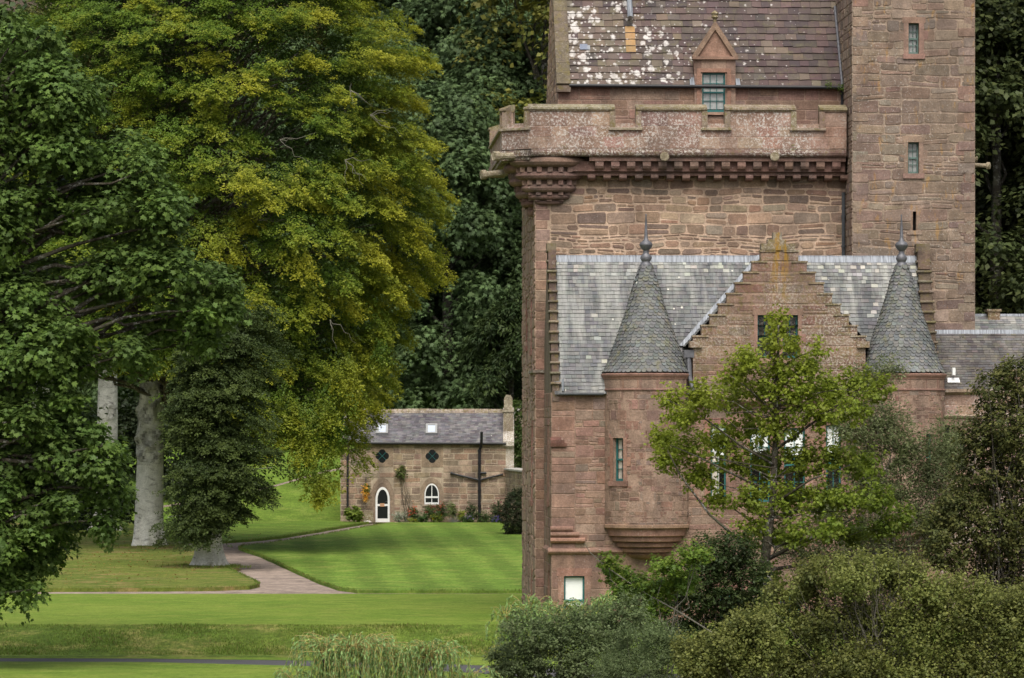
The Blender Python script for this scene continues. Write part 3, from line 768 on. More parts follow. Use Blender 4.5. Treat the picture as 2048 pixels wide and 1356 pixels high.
# the corner moulded back above it
mb = MB()
for (ya, yb, xr, pj) in ((1052, 1063, 1146, .10), (1064, 1074, 1158, .14), (1075, 1086, 1170, .18)):
    za, zb = Z(yb, 0), Z(ya, 0); h = zb - za
    pf = [(0, za), (-pj * .5, za), (-pj, za + h * .4), (-pj * .95, za + h * .75), (-pj * .5, zb), (0, zb)]
    mb.prism(pf, 'x', -.04, U(xr, 0), jit((.28, .165, .13), .08))
mb.build('corner_moulding', M['plainstone'], castle); mb = MB()
for (ya, yb, xr, pj) in ((874, 880, 1122, .06), (880, 886, 1128, .12), (886, 893, 1133, .17)):
    za, zb = Z(yb, 0), Z(ya, 0); mb.prism([(0, za), (-pj * .7, za), (-pj, zb), (0, zb)], 'x', -.04, U(xr, 0), jit((.26, .15, .12), .08))
mb.build('corner_moulding', M['plainstone'], castle)

# wing roof
VE = -.14; zee = zwe - .05; sl = math.hypot(VR - VE, zwr - zee); sv, sz = (VR - VE) / sl, (zwr - zee) / sl
rm = lambda u, s, d: (u, VE + sv * s - sz * d, zee + sz * s + sv * d)
wa, wb = U(1121, 0), U(1846, 1.5)
SW = [(.118, .12, .122), (.135, .137, .138), (.104, .106, .11), (.148, .147, .142), (.122, .124, .12)]
SWt = [(.3, .295, .26), (.36, .345, .3), (.25, .25, .235), (.2, .2, .195)]
mb = MB()
mb.face([rm(.1, 0, -.03), rm(wu1, 0, -.03), rm(wu1, sl, -.03), rm(.1, sl, -.03)], (.05, .05, .05))
mb.face([(.1, 2 * VR - VE, zee), (.1, VR, zwr), (wu1, VR, zwr), (wu1, 2 * VR - VE, zee)], (.1, .1, .1))
nr = 36
for i in range(nr):
    rw_ = sl / nr; top = i / nr; u = wa - R.uniform(0, .15)
    while u < wb:
        ww = R.uniform(.14, .3) if top < .8 else R.uniform(.12, .22); p, q = max(wa, u), min(wb, u + ww); u += ww
        if q - p < .02: continue
        c_ = jit(R.choice(SWt if R.random() < max(.01, (top - .78) * 2.0) or (R.random() < .14 and top > .5 and u > 8.5) else SW), .13)
        th = .026 * R.uniform(.7, 1.4); j0, j1 = R.uniform(-.012, .012), R.uniform(-.01, .01)
        v = [rm(p + .004, i * rw_ + j0, th), rm(q - .004, i * rw_ + j1, th), rm(q - .004, (i + 1.2) * rw_, .002), rm(p + .004, (i + 1.2) * rw_, .002)]
        mb.face(v, c_); mb.face([rm(p + .004, i * rw_ + j0, -.01), rm(q - .004, i * rw_ + j1, -.01), v[1], v[0]], tuple(x_ * .9 for x_ in c_))
wroof = mb.build('wing_roof', M['slate_wing'], castle)
mb = MB()
mb.prism([(VR - .13, zwr - .16), (VR - .06, zwr + .03), (VR, zwr + .08), (VR + .06, zwr + .03), (VR + .13, zwr - .16)], 'x', wa, wb, (.5, .5, .5)); mb.build('lead_ridge', M['lead'], wroof)
mb = MB(); mb.tube([(wa - .05, VE - .06, zee + .0), (U(1207, 0), VE - .06, zee)], .05, 8); mb.build('gutter', M['pipe'], castle)
mb = MB(); u, z = C(1126, 770, VE); mb.box(u - .04, u + .03, VE - .05, VE + .1, z - .2, z + .2, (.5, .5, .5)); mb.build('lead_apron', M['lead'], wroof)
# crow stepped skews at both ends
def crow(ua, ub, nst, outer):
    b_ = MB()
    b_.face([(outer, 0, zwe), (outer, 0, zwe + .1), (outer, VR, zwr + .2), (outer, 2 * VR, zwe + .1), (outer, 2 * VR, zwe)], MORT['wing'])
    H = zwr + .25 - zwe
    for k in range(nst):
        za, zb = zwe + H * k / nst, zwe + H * (k + 1) / nst; va = VE + .08 + (VR - VE - .1) * k / nst
        col = jit((.25, .165, .125), .14); vb = 2 * VR - va
        b_.box(ua + .02, ub - .02, va + .02, va + .7, za - .3, zb - .09, col)
        pf = [(va + .6, zb - .088), (va + .0, zb - .088), (va - .045, zb - .06), (va - .045, zb - .02), (va, zb), (va + .6, zb + .01)]
        b_.prism(pf, 'x', ua - .03, ub + .02, jit((.33, .25, .18), .2))
        b_.box(ua + .02, ub - .02, vb - .7, vb - .02, za - .3, zb - .004, col)
    b_.box(ua - .02, ub + .01, VR - .3, VR + .3, zwr + .2, Z(487, VR, 1110), jit((.26, .2, .13), .1))
    b_.build('crow_stepped_skew', M['skew'], castle)
crow(0.0, U(1120, 0), 14, 0.0)
crow(U(1846, 1.0), U(1872, 1.0), 14, U(1872, 1.0))

# crow stepped dormer gable
VG = -.2
mb = MB(); gm = flat(VG)
gu0, gu1 = U(1386, VG), U(1731, VG); gc = U(1559, VG)
gh = [hole(1515, 1546, 630, 716, VG), hole(1565, 1596, 630, 716, VG)]
gex = [(a - .03, b + .03, c - .05, d + .03) for a, b, c, d in gh]
zg0, zg1 = Z(800, VG), Z(692, VG)
wall_sheet(mb, gm, gu0, gu1, zg0, zg1, [(a, b, c, min(d, zg1)) for a, b, c, d in gh], .3, MORT['red'])
masonry(mb, gm, gu0, gu1, zg0, zg1, 'wing', gex, row=(.2, .42), wid=(.35, .85), joint=.012, proud=.016, jt=.006, rnd=.014, rubble=.25)
tiers = []
nt_ = 9
for i in range(nt_):
    hwp = 173 - (173 - 38) * i / (nt_ - 1)
    ya, yb = 692 - 21.3 * i, 692 - 21.3 * (i + 1)
    tiers.append((ya, yb, hwp))
for (ya, yb, hwp) in tiers:
    za, zb = Z(ya, VG), Z(yb, VG); a, b = gc - hwp / 59.9, gc + hwp / 59.9
    wall_sheet(mb, gm, a, b, za, zb, [(p, q, max(c, za), min(d, zb)) for p, q, c, d in gh if d > za + .01 and c < zb - .01], .3, MORT['red'])
    masonry(mb, gm, a, b, za, zb - .05, 'wing', gex, row=(.29, .31), wid=(.35, .85), joint=.012, proud=.016, jt=.006, rnd=.014, rubble=.3)
    for e0, e1 in ((a - .03, a + .52), (b - .52, b + .03)):
        mb.box(e0, e1, VG - .05, VG + .42, zb - .055, zb + .003, jit((.27, .22, .15), .15))
    for e in (a, b): mb.face([(e, VG, za), (e, VG + .4, za), (e, VG + .4, zb), (e, VG, zb)], MORT['red'])
    mb.face([(a, VG + .4, za), (a, VG + .4, zb), (b, VG + .4, zb), (b, VG + .4, za)], MORT['red'])
zt_ = Z(692 - 21.3 * nt_, VG)
mb.box(gc - .62, gc + .52, VG - .06, VG + .42, zt_, zt_ + .22, (.24, .2, .13)); mb.box(gc - .4, gc + .22, VG - .04, VG + .4, zt_ + .22, zt_ + .36, (.24, .2, .13)); mb.box(gc - .22, gc + .08, VG - .03, VG + .36, zt_ + .36, zt_ + .6, (.25, .23, .19))
mb.box(gu0 - .12, gu0 + .3, VG - .16, VG + .4, zg1 - .05, zg1 + .16, (.27, .2, .15)); mb.box(gu1 - .3, gu1 + .12, VG - .16, VG + .4, zg1 - .05, zg1 + .16, (.27, .2, .15))
pf = [(0, zg0 - .22), (VG + .1, zg0 - .18), (VG - .0, zg0 - .1), (VG - .06, zg0 - .04), (VG - .06, zg0 + .06), (VG + .02, zg0 + .09), (0, zg0 + .09)]
mb.prism(pf, 'x', gu0 - .04, gu1 + .04, (.27, .165, .13))
for e in (gu0, gu1): mb.face([(e, VG, zg0), (e, 1.2, zg0), (e, 1.2, zg1), (e, VG, zg1)], (.28, .18, .14))
mb.build('dormer_gable', M['gable'], castle)
put_window(castle, gm, *gh[0], 2, 4, 'teal', .18, sw=.12, scol=(.29, .185, .145), sill=True, label='left teal window of the pair in the stepped gable')
put_window(castle, gm, *gh[1], 2, 4, 'teal', .18, sw=.12, scol=(.29, .185, .145), sill=True, label='right teal window of the pair in the stepped gable')
# its roof, running back into the wing roof
mb = MB(); el = U(1369, 0.2); er = 2 * gc - el; za, zb = Z(694, .9), Z(492, 2.0)
for e in (el, er):
    S = math.hypot(gc - e, zb - za); ex_, ez_ = (gc - e) / S, (zb - za) / S; sg = 1 if e < gc else -1
    mpx = lambda v, s, d: (e + ex_ * s - sg * ez_ * d, v, za + ez_ * s + abs(ex_) * d)
    mb.face([(e, .2, za), (e, 3.0, za), (gc, 3.0, zb), (gc, .2, zb)], (.1, .1, .1))
    slates(mb, mpx, S, lambda s: [(.15, 3.1)], .13, (.15, .28), SW)
mb.build('dormer_roof', M['slate_wing'], castle)
def roofv(z): return VE + (z - zee) / (zwr - zee) * (VR - VE)
mb = MB()
for k in range(8):
    t0, t1 = k / 8, (k + 1) / 8
    pts = []
    for t in (t0, t1):
        z = za + (Z(512, 2.6) - za) * t; u = el + (gc - el) * (z - za) / (zb - za); pts.append((u, roofv(z), z))
    (u0_, v0_, z0_), (u1_, v1_, z1_) = pts
    mb.face([(u0_ - .14, v0_ - .08, z0_ + .05), (u0_ + .06, v0_ - .08, z0_ + .03), (u1_ + .06, v1_ - .08, z1_ + .03), (u1_ - .14, v1_ - .08, z1_ + .05)])
    mb.face([(u0_ - .14, v0_ - .08, z0_ + .05), (u1_ - .14, v1_ - .08, z1_ + .05), (u1_ - .16, v1_ - .0, z1_ - .05), (u0_ - .16, v0_ - .0, z0_ - .05)])
mb.build('lead_valley', M['lead'], wroof)
mb = MB(); u, z = C(1371, 700, -.1)
mb.box(u - .05, u + .28, -.22, .1, z - .25, z, (.1, .1, .1), 0); mb.tube([(u + .1, -.1, z - .2), (u + .13, -.2, z - .9), (u + .22, -.3, z - 1.3), (u + .22, -.3, z - 2.2)], [.09, .08, .07, .07], 8); mb.build('rainwater_pipe', M['leaddark'], castle)
mb = MB(); mb.tube([(u + .02, -.05, z - .95), (u - .02, -.3, z - 1.2), (u - .02, -.3, z - 2.2)], .06, 8); mb.build('rainwater_pipe', M['iron'], castle)

# ---- turrets
TR = 1.43; TV = .3
CONE = [(745, 88), (739, 83), (730, 78), (715, 72.5), (695, 66), (672, 57.5), (650, 50), (628, 42), (606, 35), (584, 29), (562, 23), (545, 16.5), (532, 12)]
def turret(xc, wins):
    uc = U(xc, TV); s_ = 60.0
    zb0 = Z(1052, TV - 1); zb1 = Z(757, TV - 1)
    b_ = MB(); cm = cyl(uc, TV, TR)
    A0, A1 = -TR * math.pi * .62, TR * math.pi * .62
    b_h = []
    for (xa, xb, ya, yb) in wins:
        fa, fb = math.asin((U(xa, -.6) - uc) / TR), math.asin((U(xb, -.6) - uc) / TR); b_h.append((fa * TR, fb * TR, Z(yb, -.8), Z(ya, -.8)))
    wall_sheet(b_, cm, A0, A1, zb0, zb1, b_h, .3, MORT['wing'], 40)
    zcut = Z(779, -.8)
    masonry(b_, cm, A0, A1, zb0, zcut - .03, 'wing', [(a - .03, b + .03, c - .03, d + .03) for a, b, c, d in b_h], row=(.13, .36), wid=(.2, .75), joint=.011, proud=.014, jt=.009, rnd=.02, rubble=.45)
    masonry(b_, cm, A0, A1, zcut + .03, zb1, 'red', row=(.33, .4), wid=(.5, .62), joint=.01, proud=.012, jt=.002, rnd=.006, rubble=0)
    t_ = b_.build('turret', M['wing'], castle)
    t_['label'] = 'round turret with a scalloped slate cone, ' + ('left of' if xc < 1500 else 'right of') + ' the stepped gable'
    b_ = MB(); zc = Z(746, -.8)
    b_.lathe([(TR - .1, zb1 - .02), (TR + .02, zb1 - .02), (TR + .035, zb1 + .03), (TR + .07, zb1 + .08), (TR + .09, zb1 + .14), (TR + .02, zc), (.1, zc)], uc, TV, 44, col=(.28, .165, .13))
    b_.lathe([(TR - .1, zcut - .03), (TR + .035, zcut - .03), (TR + .045, zcut), (TR + .02, zcut + .035), (TR - .1, zcut + .035)], uc, TV, 44, col=(.25, .15, .12))
    b_.build('cornice', M['plainstone'], t_)
    # base: ledge and shrinking mouldings
    b_ = MB(); prof = [(TR + .0, zb0 + .06)]
    ys = [(1050, 1.47), (1056, 1.47), (1058, 1.36), (1072, 1.33), (1074, 1.2), (1077, 1.22), (1083, 1.2), (1085, 1.02), (1088, 1.06), (1094, 1.04), (1096, .86), (1099, .92), (1105, .88), (1106, .7), (1110, .74), (1116, .62), (1118, .45), (1124, .2)]
    for y_, r_ in ys: prof.append((r_, Z(y_, -.8)))
    b_.lathe(prof[::-1], uc, TV, 44, colf=lambda i, k: (.3, .2, .14) if i > len(prof) - 4 else (.28, .165, .13))
    b_.build('corbelled_base', M['plainstone'], t_)
    # scalloped cone
    b_ = MB(); zz = [Z(y_, TV) for y_, r_ in CONE]; rr = [r_ / s_ for y_, r_ in CONE]
    def rad(z): return float(np.interp(z, zz, rr))
    b_.lathe([(r_ - .02, z_) for r_, z_ in zip(rr, zz)], uc, TV, 40, col=(.06, .06, .055))
    SC = [(.125, .13, .125), (.145, .148, .138), (.11, .115, .115), (.155, .152, .135), (.13, .135, .135)]
    n = 34; z = zz[0]; H = zz[-1] - zz[0]
    for i in range(n):
        z0 = zz[0] + H * i / n; z1 = z0 + H / n * 1.55; ra, rb_ = rad(z0), rad(z1)
        m_ = max(8, round(2 * math.pi * (ra + rb_) / 2 / .17)); ph = (i % 2) * math.pi / m_ + R.uniform(-.02, .02)
        for k in range(m_):
            a = ph + 2 * math.pi * k / m_; h_ = math.pi / m_ * .97; c_ = jit(R.choice(SC), .13); jz = R.uniform(-.012, .012)
            th = .03 * R.uniform(.7, 1.5)
            P_ = lambda da, t, d: (uc + (ra + (rb_ - ra) * t + d) * math.cos(a + da * h_), TV + (ra + (rb_ - ra) * t + d) * math.sin(a + da * h_), z0 + (z1 - z0) * t + jz)
            lo = [P_(-1, .38, th * .75), P_(-.72, .1, th), P_(0, 0, th), P_(.72, .1, th), P_(1, .38, th * .75)]
            b_.face(lo + [P_(1, 1, .0), P_(-1, 1, .0)], c_)
            lw = [P_(-1, .38, -.02), P_(-.72, .1, -.02), P_(0, 0, -.02), P_(.72, .1, -.02), P_(1, .38, -.02)]
            for q in range(4): b_.face([lw[q], lw[q + 1], lo[q + 1], lo[q]], tuple(x_ * .8 for x_ in c_))
    b_.build('cone_roof', M['slate_cone'], t_)
    b_ = MB(); zy = lambda y_: Z(y_, TV)
    pr = [(.235, zy(536)), (.2, zy(528)), (.13, zy(524)), (.15, zy(522)), (.2, zy(516)), (.15, zy(510)), (.09, zy(506)), (.11, zy(504)), (.08, zy(502)), (.12, zy(500)), (.19, zy(495)), (.215, zy(491)), (.225, zy(490)), (.19, zy(485)), (.09, zy(481)), (.06, zy(476)), (.045, zy(455)), (.02, zy(432)), (.03, zy(430)), (.0, zy(427))]
    b_.lathe(pr, uc, TV, 20, col=(.3, .3, .3)); b_.build('finial', M['leaddark'], t_, smooth=True)
    for h in b_h:
        put_window(castle, cm, *h, 1, 4, 'teal', .14, sw=.13, curtain=.5, scol=(.29, .17, .135), head=.14, label='narrow teal sash window in the ' + ('left' if xc < 1500 else 'right') + ' turret')
    return t_
turret(1292, [(1226, 1246, 876, 962)])
turret(1803, [(1848, 1866, 868, 960)])

# ---- low range to the right
VL = .35; VLR = 2.2
la, lb = U(1866, VL), U(2130, VL); zle = Z(780, VL, 1950); zlr = Z(662, VLR, 1950)
mb = MB(); lmf = flat(VL)
lhs = [hole(1886, 1900, 850, 940, VL), hole(1912, 1930, 862, 940, VL), hole(1985, 2010, 860, 940, VL)]
wall_sheet(mb, lmf, la, lb, BASE, zle, lhs, .3, MORT['red'])
PAL['_b'] = [(.3, .215, .17), (.33, .235, .185), (.27, .19, .155)]
masonry(mb, lmf, la, lb, Z(836, VL), zle, '_b', row=(.4, .5), wid=(.7, 1.2), joint=.012, proud=.012, jt=.003, rubble=0)
masonry(mb, lmf, la, lb, BASE, Z(836, VL), 'wing', [(a - .03, b + .03, c, d + .03) for a, b, c, d in lhs], row=(.2, .32), wid=(.3, .8), joint=.014, proud=.015, jt=.008)
zc = Z(790, VL); mb.prism([(VL, zc), (VL - .1, zc + .06), (VL - .16, zc + .1), (VL - .16, zc + .2), (VL, zc + .22)], 'x', la, lb, (.32, .25, .19))
zc = Z(838, VL); mb.prism([(VL, zc), (VL - .08, zc + .04), (VL - .12, zc + .1), (VL, zc + .16)], 'x', la, lb, (.3, .23, .175))
mb.build('range_wall', M['ashlar'], castle)
for h in lhs: put_window(castle, lmf, *h, 1, 2, 'iron', .14, sw=.12, scol=(.29, .2, .16))
def gable_roof(name, u0, u1, v0, v1, z0, z1, cols, row, wid, mat):
    S = math.hypot(v1 - v0, z1 - z0); a_, b_ = (v1 - v0) / S, (z1 - z0) / S
    m_ = MB(); q = lambda u, s, d: (u, v0 + a_ * s - b_ * d, z0 + b_ * s + a_ * d)
    m_.face([q(u0, 0, -.03), q(u1, 0, -.03), q(u1, S, -.03), q(u0, S, -.03)], (.04, .04, .04))
    m_.face([(u0, v1, z1), (u1, v1, z1), (u1, 2 * v1 - v0, z0), (u0, 2 * v1 - v0, z0)], cols[0])
    slates(m_, q, S, lambda s: [(u0, u1)], row, wid, cols)
    o = m_.build(name, M[mat], castle)
    r_ = MB(); r_.prism([(v1 - .12, z1 - .13), (v1 - .06, z1 + .04), (v1 + .06, z1 + .04), (v1 + .12, z1 - .13)], 'x', u0, u1); r_.build('lead_ridge', M['lead'], o)
    return o, q
SB = [(.07, .06, .057), (.09, .078, .07), (.06, .053, .053), (.105, .092, .08), (.085, .08, .08)]
lroof, lq = gable_roof('range_roof', la - .1, lb, VL - .1, VLR, zle + .02, zlr, SB, .115, (.14, .26), 'slate_low')
mb = MB(); mb.face([lq(la + .02, 1.0, .05), lq(la + .22, 1.0, .05), lq(la + .06, 2.6, .05), lq(la - .06, 2.6, .05)]); mb.build('lead_soaker', M['white'], lroof)
mb = MB(); uu = U(1902, 1.0); mb.face([lq(uu - .2, .28, .05), lq(uu + .22, .28, .05), lq(uu + .2, .5, .05), lq(uu - .18, .5, .05)]); mb.box(uu - .05, uu + .05, .3, .5, zle + .5, zle + .75); mb.build('roof_vent', M['white'], lroof)
S2 = [(.22, .22, .2), (.27, .26, .235), (.18, .185, .18), (.15, .15, .15)]
broof, bq = gable_roof('rear_roof', U(1948, 7), U(2130, 7), 6.0, 8.5, Z(720, 6, 2000), Z(630, 8.5, 2000), S2, .15, (.2, .32), 'slate_wing')
mb = MB(); u, z = C(1985, 630, 8.5); mb.box(u - .2, u + .22, 8.2, 8.8, z - .5, z + .2, (.28, .2, .13)); mb.box(u - .25, u + .27, 8.15, 8.85, z + .12, z + .2, (.28, .22, .15)); mb.build('chimney', M['coping'], castle)
mb = MB(); wall_sheet(mb, flat(6.05), U(1946, 6), U(2130, 6), BASE, Z(720, 6, 2000), [], .2, MORT['red']); mb.build('rear_wall', M['wing'], castle)
# round headed dormer with a boss
mb = MB(); u, z = C(2030, 775, VL - .1); rr = .48
pts = [(u + rr * math.cos(a), z + rr * math.sin(a)) for a in np.linspace(0, math.pi, 20)]
mb.prism(pts + [(u - rr, z - .5), (u + rr, z - .5)], 'y', VL - .12, VL + .3, (.28, .19, .15))
ri = [(u + .62 * math.cos(a), z + .62 * math.sin(a)) for a in np.linspace(0, math.pi, 20)]; ro = [(u + .48 * math.cos(a), z + .48 * math.sin(a)) for a in np.linspace(0, math.pi, 20)]
for i in range(19): mb.prism([ri[i], ri[i + 1], ro[i + 1], ro[i]], 'y', VL - .22, VL + .32, (.34, .28, .21))
mb.lathe([(.0, 0), (.12, .02)], 0, 0, 4)
for k in range(5):
    r0, r1 = .13 * math.cos(k * .314), .13 * math.cos((k + 1) * .314)
    mb.tube([(u, VL - .12 - .13 * math.sin(k * .314), z + .05), (u, VL - .12 - .13 * math.sin((k + 1) * .314), z + .05)], [r0, max(r1, .004)], 12, (.38, .31, .24))
mb.build('round_pediment', M['coping'], castle)

#@@GROUND
# ================================================================ GROUND
def gh_(Y):                                     # ground height along the depth axis
    if Y < 70: return -1.2
    if Y < 100: return -1.2 + (Y - 70) / 30 * .45
    if Y < 136: return -.75
    if Y < 141: return -.75 + (Y - 136) * .15
    if Y < 167: return 0.0
    if Y < 246: return .013 * (Y - 167)
    if Y < 265: return 1.027 + .17 * (Y - 246)
    return 4.257 + .36 * (Y - 265)
def gp(x, y, lift=0.0):                         # photo pixel -> point on the ground
    lo, hi = 60.0, 330.0
    f_ = lambda Y: CAMZ - (y - HY) * Y / F - gh_(Y)
    for _ in range(50):
        m_ = (lo + hi) / 2
        if f_(m_) > 0: lo = m_
        else: hi = m_
    Y = (lo + hi) / 2
    return ((x - 1024) * Y / F, Y, gh_(Y) + lift)
gc1, gc2, gc3 = (.112, .195, .027), (.138, .22, .033), (.26, .21, .07)
M['lawn'] = grass_mat('mown lawn', gc1, gc2, gc3, (-.068, .15, .12), .4)
M['terrace'] = grass_mat('terrace lawn', (.125, .2, .024), (.17, .235, .034), (.24, .23, .06), None, .45, .7)
M['bankgrass'] = grass_mat('long bank grass', (.085, .145, .018), (.13, .18, .026), (.23, .19, .065), None, .8, 1.4)
M['shadelawn'] = grass_mat('thin lawn under trees', (.1, .14, .022), (.14, .165, .03), (.22, .16, .065), None, .9, 1.0)
M['hillgrass'] = grass_mat('hillside grass', (.1, .175, .022), (.14, .21, .03), (.2, .16, .06), (math.radians(-50), .1, .07), .3)
g = G('pink gravel'); c = g.mix(g.rng(g.noise(30, 6, .8, g.mapping((1, .4, 1))), .3, .7), (.215, .165, .132), (.35, .28, .23))
c = g.scale(c, g.rng(g.noise(1.3, 7, .75, g.mapping((1, .6, 1))), .36, .64, .62, 1.3)); g.bump(g.noise(40, 4, .8), .6, .03); M['gravel'] = g.done(c, .95, 0, .2)
M['soil'] = plain('leaf litter soil', (.06, .042, .026), .95, .5, 2, .5)
g = G('old asphalt'); c = g.scale(g.mix(0, (.075, .073, .075), (0, 0, 0)), g.rng(g.noise(1.4, 6, .7, g.mapping((.4, 1, 1))), .25, .75, .7, 1.35)); g.bump(g.noise(60, 3), .4, .02); M['asphalt'] = g.done(c, .9, 0, .25)

def sheet_strip(name, ys, x0, x1, mat, lift=0.0, nx=1):
    b_ = MB()
    for i in range(len(ys) - 1):
        b_.face([(x0, ys[i], gh_(ys[i]) + lift), (x1, ys[i], gh_(ys[i]) + lift), (x1, ys[i + 1], gh_(ys[i + 1]) + lift), (x0, ys[i + 1], gh_(ys[i + 1]) + lift)])
    return tag(b_.build(name, M[mat]), kind='structure')
sheet_strip('ground', [-300, 70, 100, 136, 141, 167, 246, 265, 345, 900], -500, 500, 'soil', -.12)
EDGE = []
def slab(name, poly, mat, lift=.07, drop=.2):
    """a turf sheet with a cut edge; poly in photo pixels on one plane of the ground"""
    P_ = []
    for i in range(len(poly)):
        a, b = poly[i], poly[(i + 1) % len(poly)]
        n = max(1, int(math.hypot(a[0] - b[0], a[1] - b[1]) / 14)) if max(abs(a[0]), abs(b[0])) < 1200 else 1
        for k in range(n):
            t = k / n; p = gp(a[0] + (b[0] - a[0]) * t, a[1] + (b[1] - a[1]) * t, lift)
            P_.append((p[0] + R.uniform(-.03, .03), p[1] + (R.uniform(-.07, .07) if n > 1 else 0), p[2]))
    EDGE.extend([(P_[q_], P_[(q_ + 1) % len(P_)]) for q_ in range(len(P_)) if abs(P_[q_][0]) < 22 and P_[q_][1] < 243])
    b_ = MB(); b_.face(P_)
    for i in range(len(P_)):
        j = (i + 1) % len(P_); a, b = P_[i], P_[j]
        b_.face([a, (a[0], a[1], a[2] - drop), (b[0], b[1], b[2] - drop), b])
    return tag(b_.build(name, M[mat]), kind='structure')
def smooth(pts, it=2):
    for _ in range(it):
        o = []
        for i in range(len(pts)):
            a, b = pts[i], pts[(i + 1) % len(pts)]
            o += [(a[0] * .75 + b[0] * .25, a[1] * .75 + b[1] * .25), (a[0] * .25 + b[0] * .75, a[1] * .25 + b[1] * .75)]
        pts = o
    return pts
# terrace, its bank, the road and the grass below
sheet_strip('terrace_lawn', [141.15, 166.9], -90, 60, 'terrace', .0)
b_ = MB(); nx = 70                                # bank with a soft rounded crest and toe
prof_ = [(141.16, -.001), (140.6, -.05), (139.6, -.18), (138, -.42), (136.8, -.62), (136, -.70), (134.7, -.73)]
for k in range(nx):
    xa, xb = -90 + 150 * k / nx, -90 + 150 * (k + 1) / nx
    for i in range(len(prof_) - 1):
        (ya, za), (yb, zb) = prof_[i], prof_[i + 1]
        b_.face([(xa, ya, za), (xb, ya, za), (xb, yb, zb), (xa, yb, zb)])
tag(b_.build('grass_bank', M['bankgrass'], smooth=True), kind='structure')
def zstrip(name, top, bot, z, mat):               # strip between two pixel lines on a level
    b_ = MB(); q = lambda x, y: ((x - 1024) * ((CAMZ - z) * F / (y - HY)) / F, (CAMZ - z) * F / (y - HY), z)
    for i in range(len(top) - 1): b_.face([q(*top[i]), q(*top[i + 1]), q(*bot[i + 1]), q(*bot[i])])
    return tag(b_.build(name, M[mat]), kind='structure')
zstrip('verge', [(-900, 1304), (300, 1306), (620, 1310), (900, 1313), (1400, 1316)], [(-900, 1313.5), (300, 1317), (620, 1321), (900, 1328), (1400, 1350)], -.735, 'terrace')
zstrip('road', [(-900, 1312), (300, 1315), (620, 1319), (900, 1325), (1100, 1333), (1400, 1348)], [(-900, 1321), (300, 1325), (620, 1333), (900, 1344), (1100, 1358), (1400, 1385)], -.742, 'asphalt')
zstrip('lower_lawn', [(-900, 1320), (300, 1324), (500, 1329), (620, 1332), (900, 1343), (1100, 1357), (1400, 1383)], [(-900, 1440), (300, 1440), (500, 1440), (620, 1440), (900, 1440), (1100, 1440), (1400, 1440)], -.715, 'terrace')
sheet_strip('gravel_path', [166.8, 172, 225, 246], -75, 40, 'gravel', -.05)
slab('lawn_under_trees', [(-900, 1182.5), (60, 1182), (300, 1181), (430, 1180), (500, 1177), (521, 1172), (505, 1163), (480, 1152), (450, 1136), (420, 1116), (385, 1100), (340, 1086), (292, 1066), (270, 1045), (-900, 1045)], 'shadelawn', .1)
slab('upper_lawn', [(300, 1062), (330, 1078), (380, 1085.5), (445, 1085), (500, 1082), (560, 1076), (640, 1063), (700, 1052.5), (742, 1046), (748, 1044), (300, 1044)], 'hillgrass', .07)
slab('cottage_lawn', [(476, 1098), (520, 1113), (560, 1130), (600, 1149), (640, 1167), (676, 1179), (716, 1184.5), (1400, 1185), (1400, 1047), (778, 1047), (720, 1058), (660, 1069), (600, 1079), (530, 1089), (486, 1094)], 'lawn', .07)
b_ = MB()                                         # grass running up the hill behind the trees
for (x0, x1) in ((-70, 40),):
    for ya, yb in ((244, 246), (246, 265), (265, 276)):
        b_.face([(x0, ya, gh_(ya) + .02), (x1, ya, gh_(ya) + .02), (x1, yb, gh_(yb) + .02), (x0, yb, gh_(yb) + .02)])
tag(b_.build('hillside_lawn', M['hillgrass']), kind='structure')
b_ = MB(); hp = [(-20.5, 250.2), (-17.5, 252.5), (-14.6, 256.2), (-11.5, 261.5), (-8, 264.6)]
for k in range(4):
    (xa, ya), (xb, yb) = hp[k], hp[k + 1]; b_.face([(xa, ya, gh_(ya) + .03), (xb, yb, gh_(yb) + .03), (xb, yb + .6, gh_(yb + .6) + .03), (xa, ya + .6, gh_(ya + .6) + .03)])
tag(b_.build('hill_path', M['gravel']), kind='structure')
sheet_strip('wooded_hill', [276, 345, 420], -200, 200, 'soil', .03)

# ================================================================ COTTAGE
YC = 244.5; SC_ = F / YC
def cx_(x, Y=YC): return (x - 1024) * Y / F
def cz_(y, Y=YC): return CAMZ - (y - HY) * Y / F
xc0, xc1 = cx_(681), cx_(1012); zc0 = gh_(YC) - .3; zce = cz_(887); YR = YC + 2.5; zcr = cz_(822, YR)
cot = thing('cottage', 'small two storey stone cottage with slate roof, white arched door and quatrefoil windows', 'cottage', ((xc0 + xc1) / 2, YC, gh_(YC)))
OC = tuple(cot.location)
cfm = flat(YC)
door_h = (cx_(750), cx_(780), zc0 + .1, cz_(975)); win_h = (cx_(848), cx_(879), cz_(1009), cz_(966))
def circ(x, y, r, n=14): return [(cx_(x) + r * math.cos(a), cz_(y) + r * math.sin(a)) for a in np.linspace(0, 2 * math.pi, n, endpoint=False)]
mb = MB()
wall_sheet(mb, cfm, xc0, xc1, zc0, zce, [(door_h[0], door_h[1], door_h[2], cz_(985)), (win_h[0], win_h[1], win_h[2], cz_(985))], .25, MORT['cott'])
qx = [(764.5, 912), (864.5, 912.5)]
qh = [(cx_(x) - .62, cx_(x) + .62, cz_(y) - .62, cz_(y) + .62) for x, y in qx]
masonry(mb, wavy(cfm, .015), xc0, xc1, zc0, zce - .04, 'cott', qh + [(door_h[0] - .2, door_h[1] + .2, zc0, cz_(955)), (win_h[0] - .2, win_h[1] + .2, win_h[2] - .12, cz_(955))], row=(.26, .4), wid=(.35, 1.0), joint=.035, proud=.02, jt=.014, rnd=.03, rubble=.2)
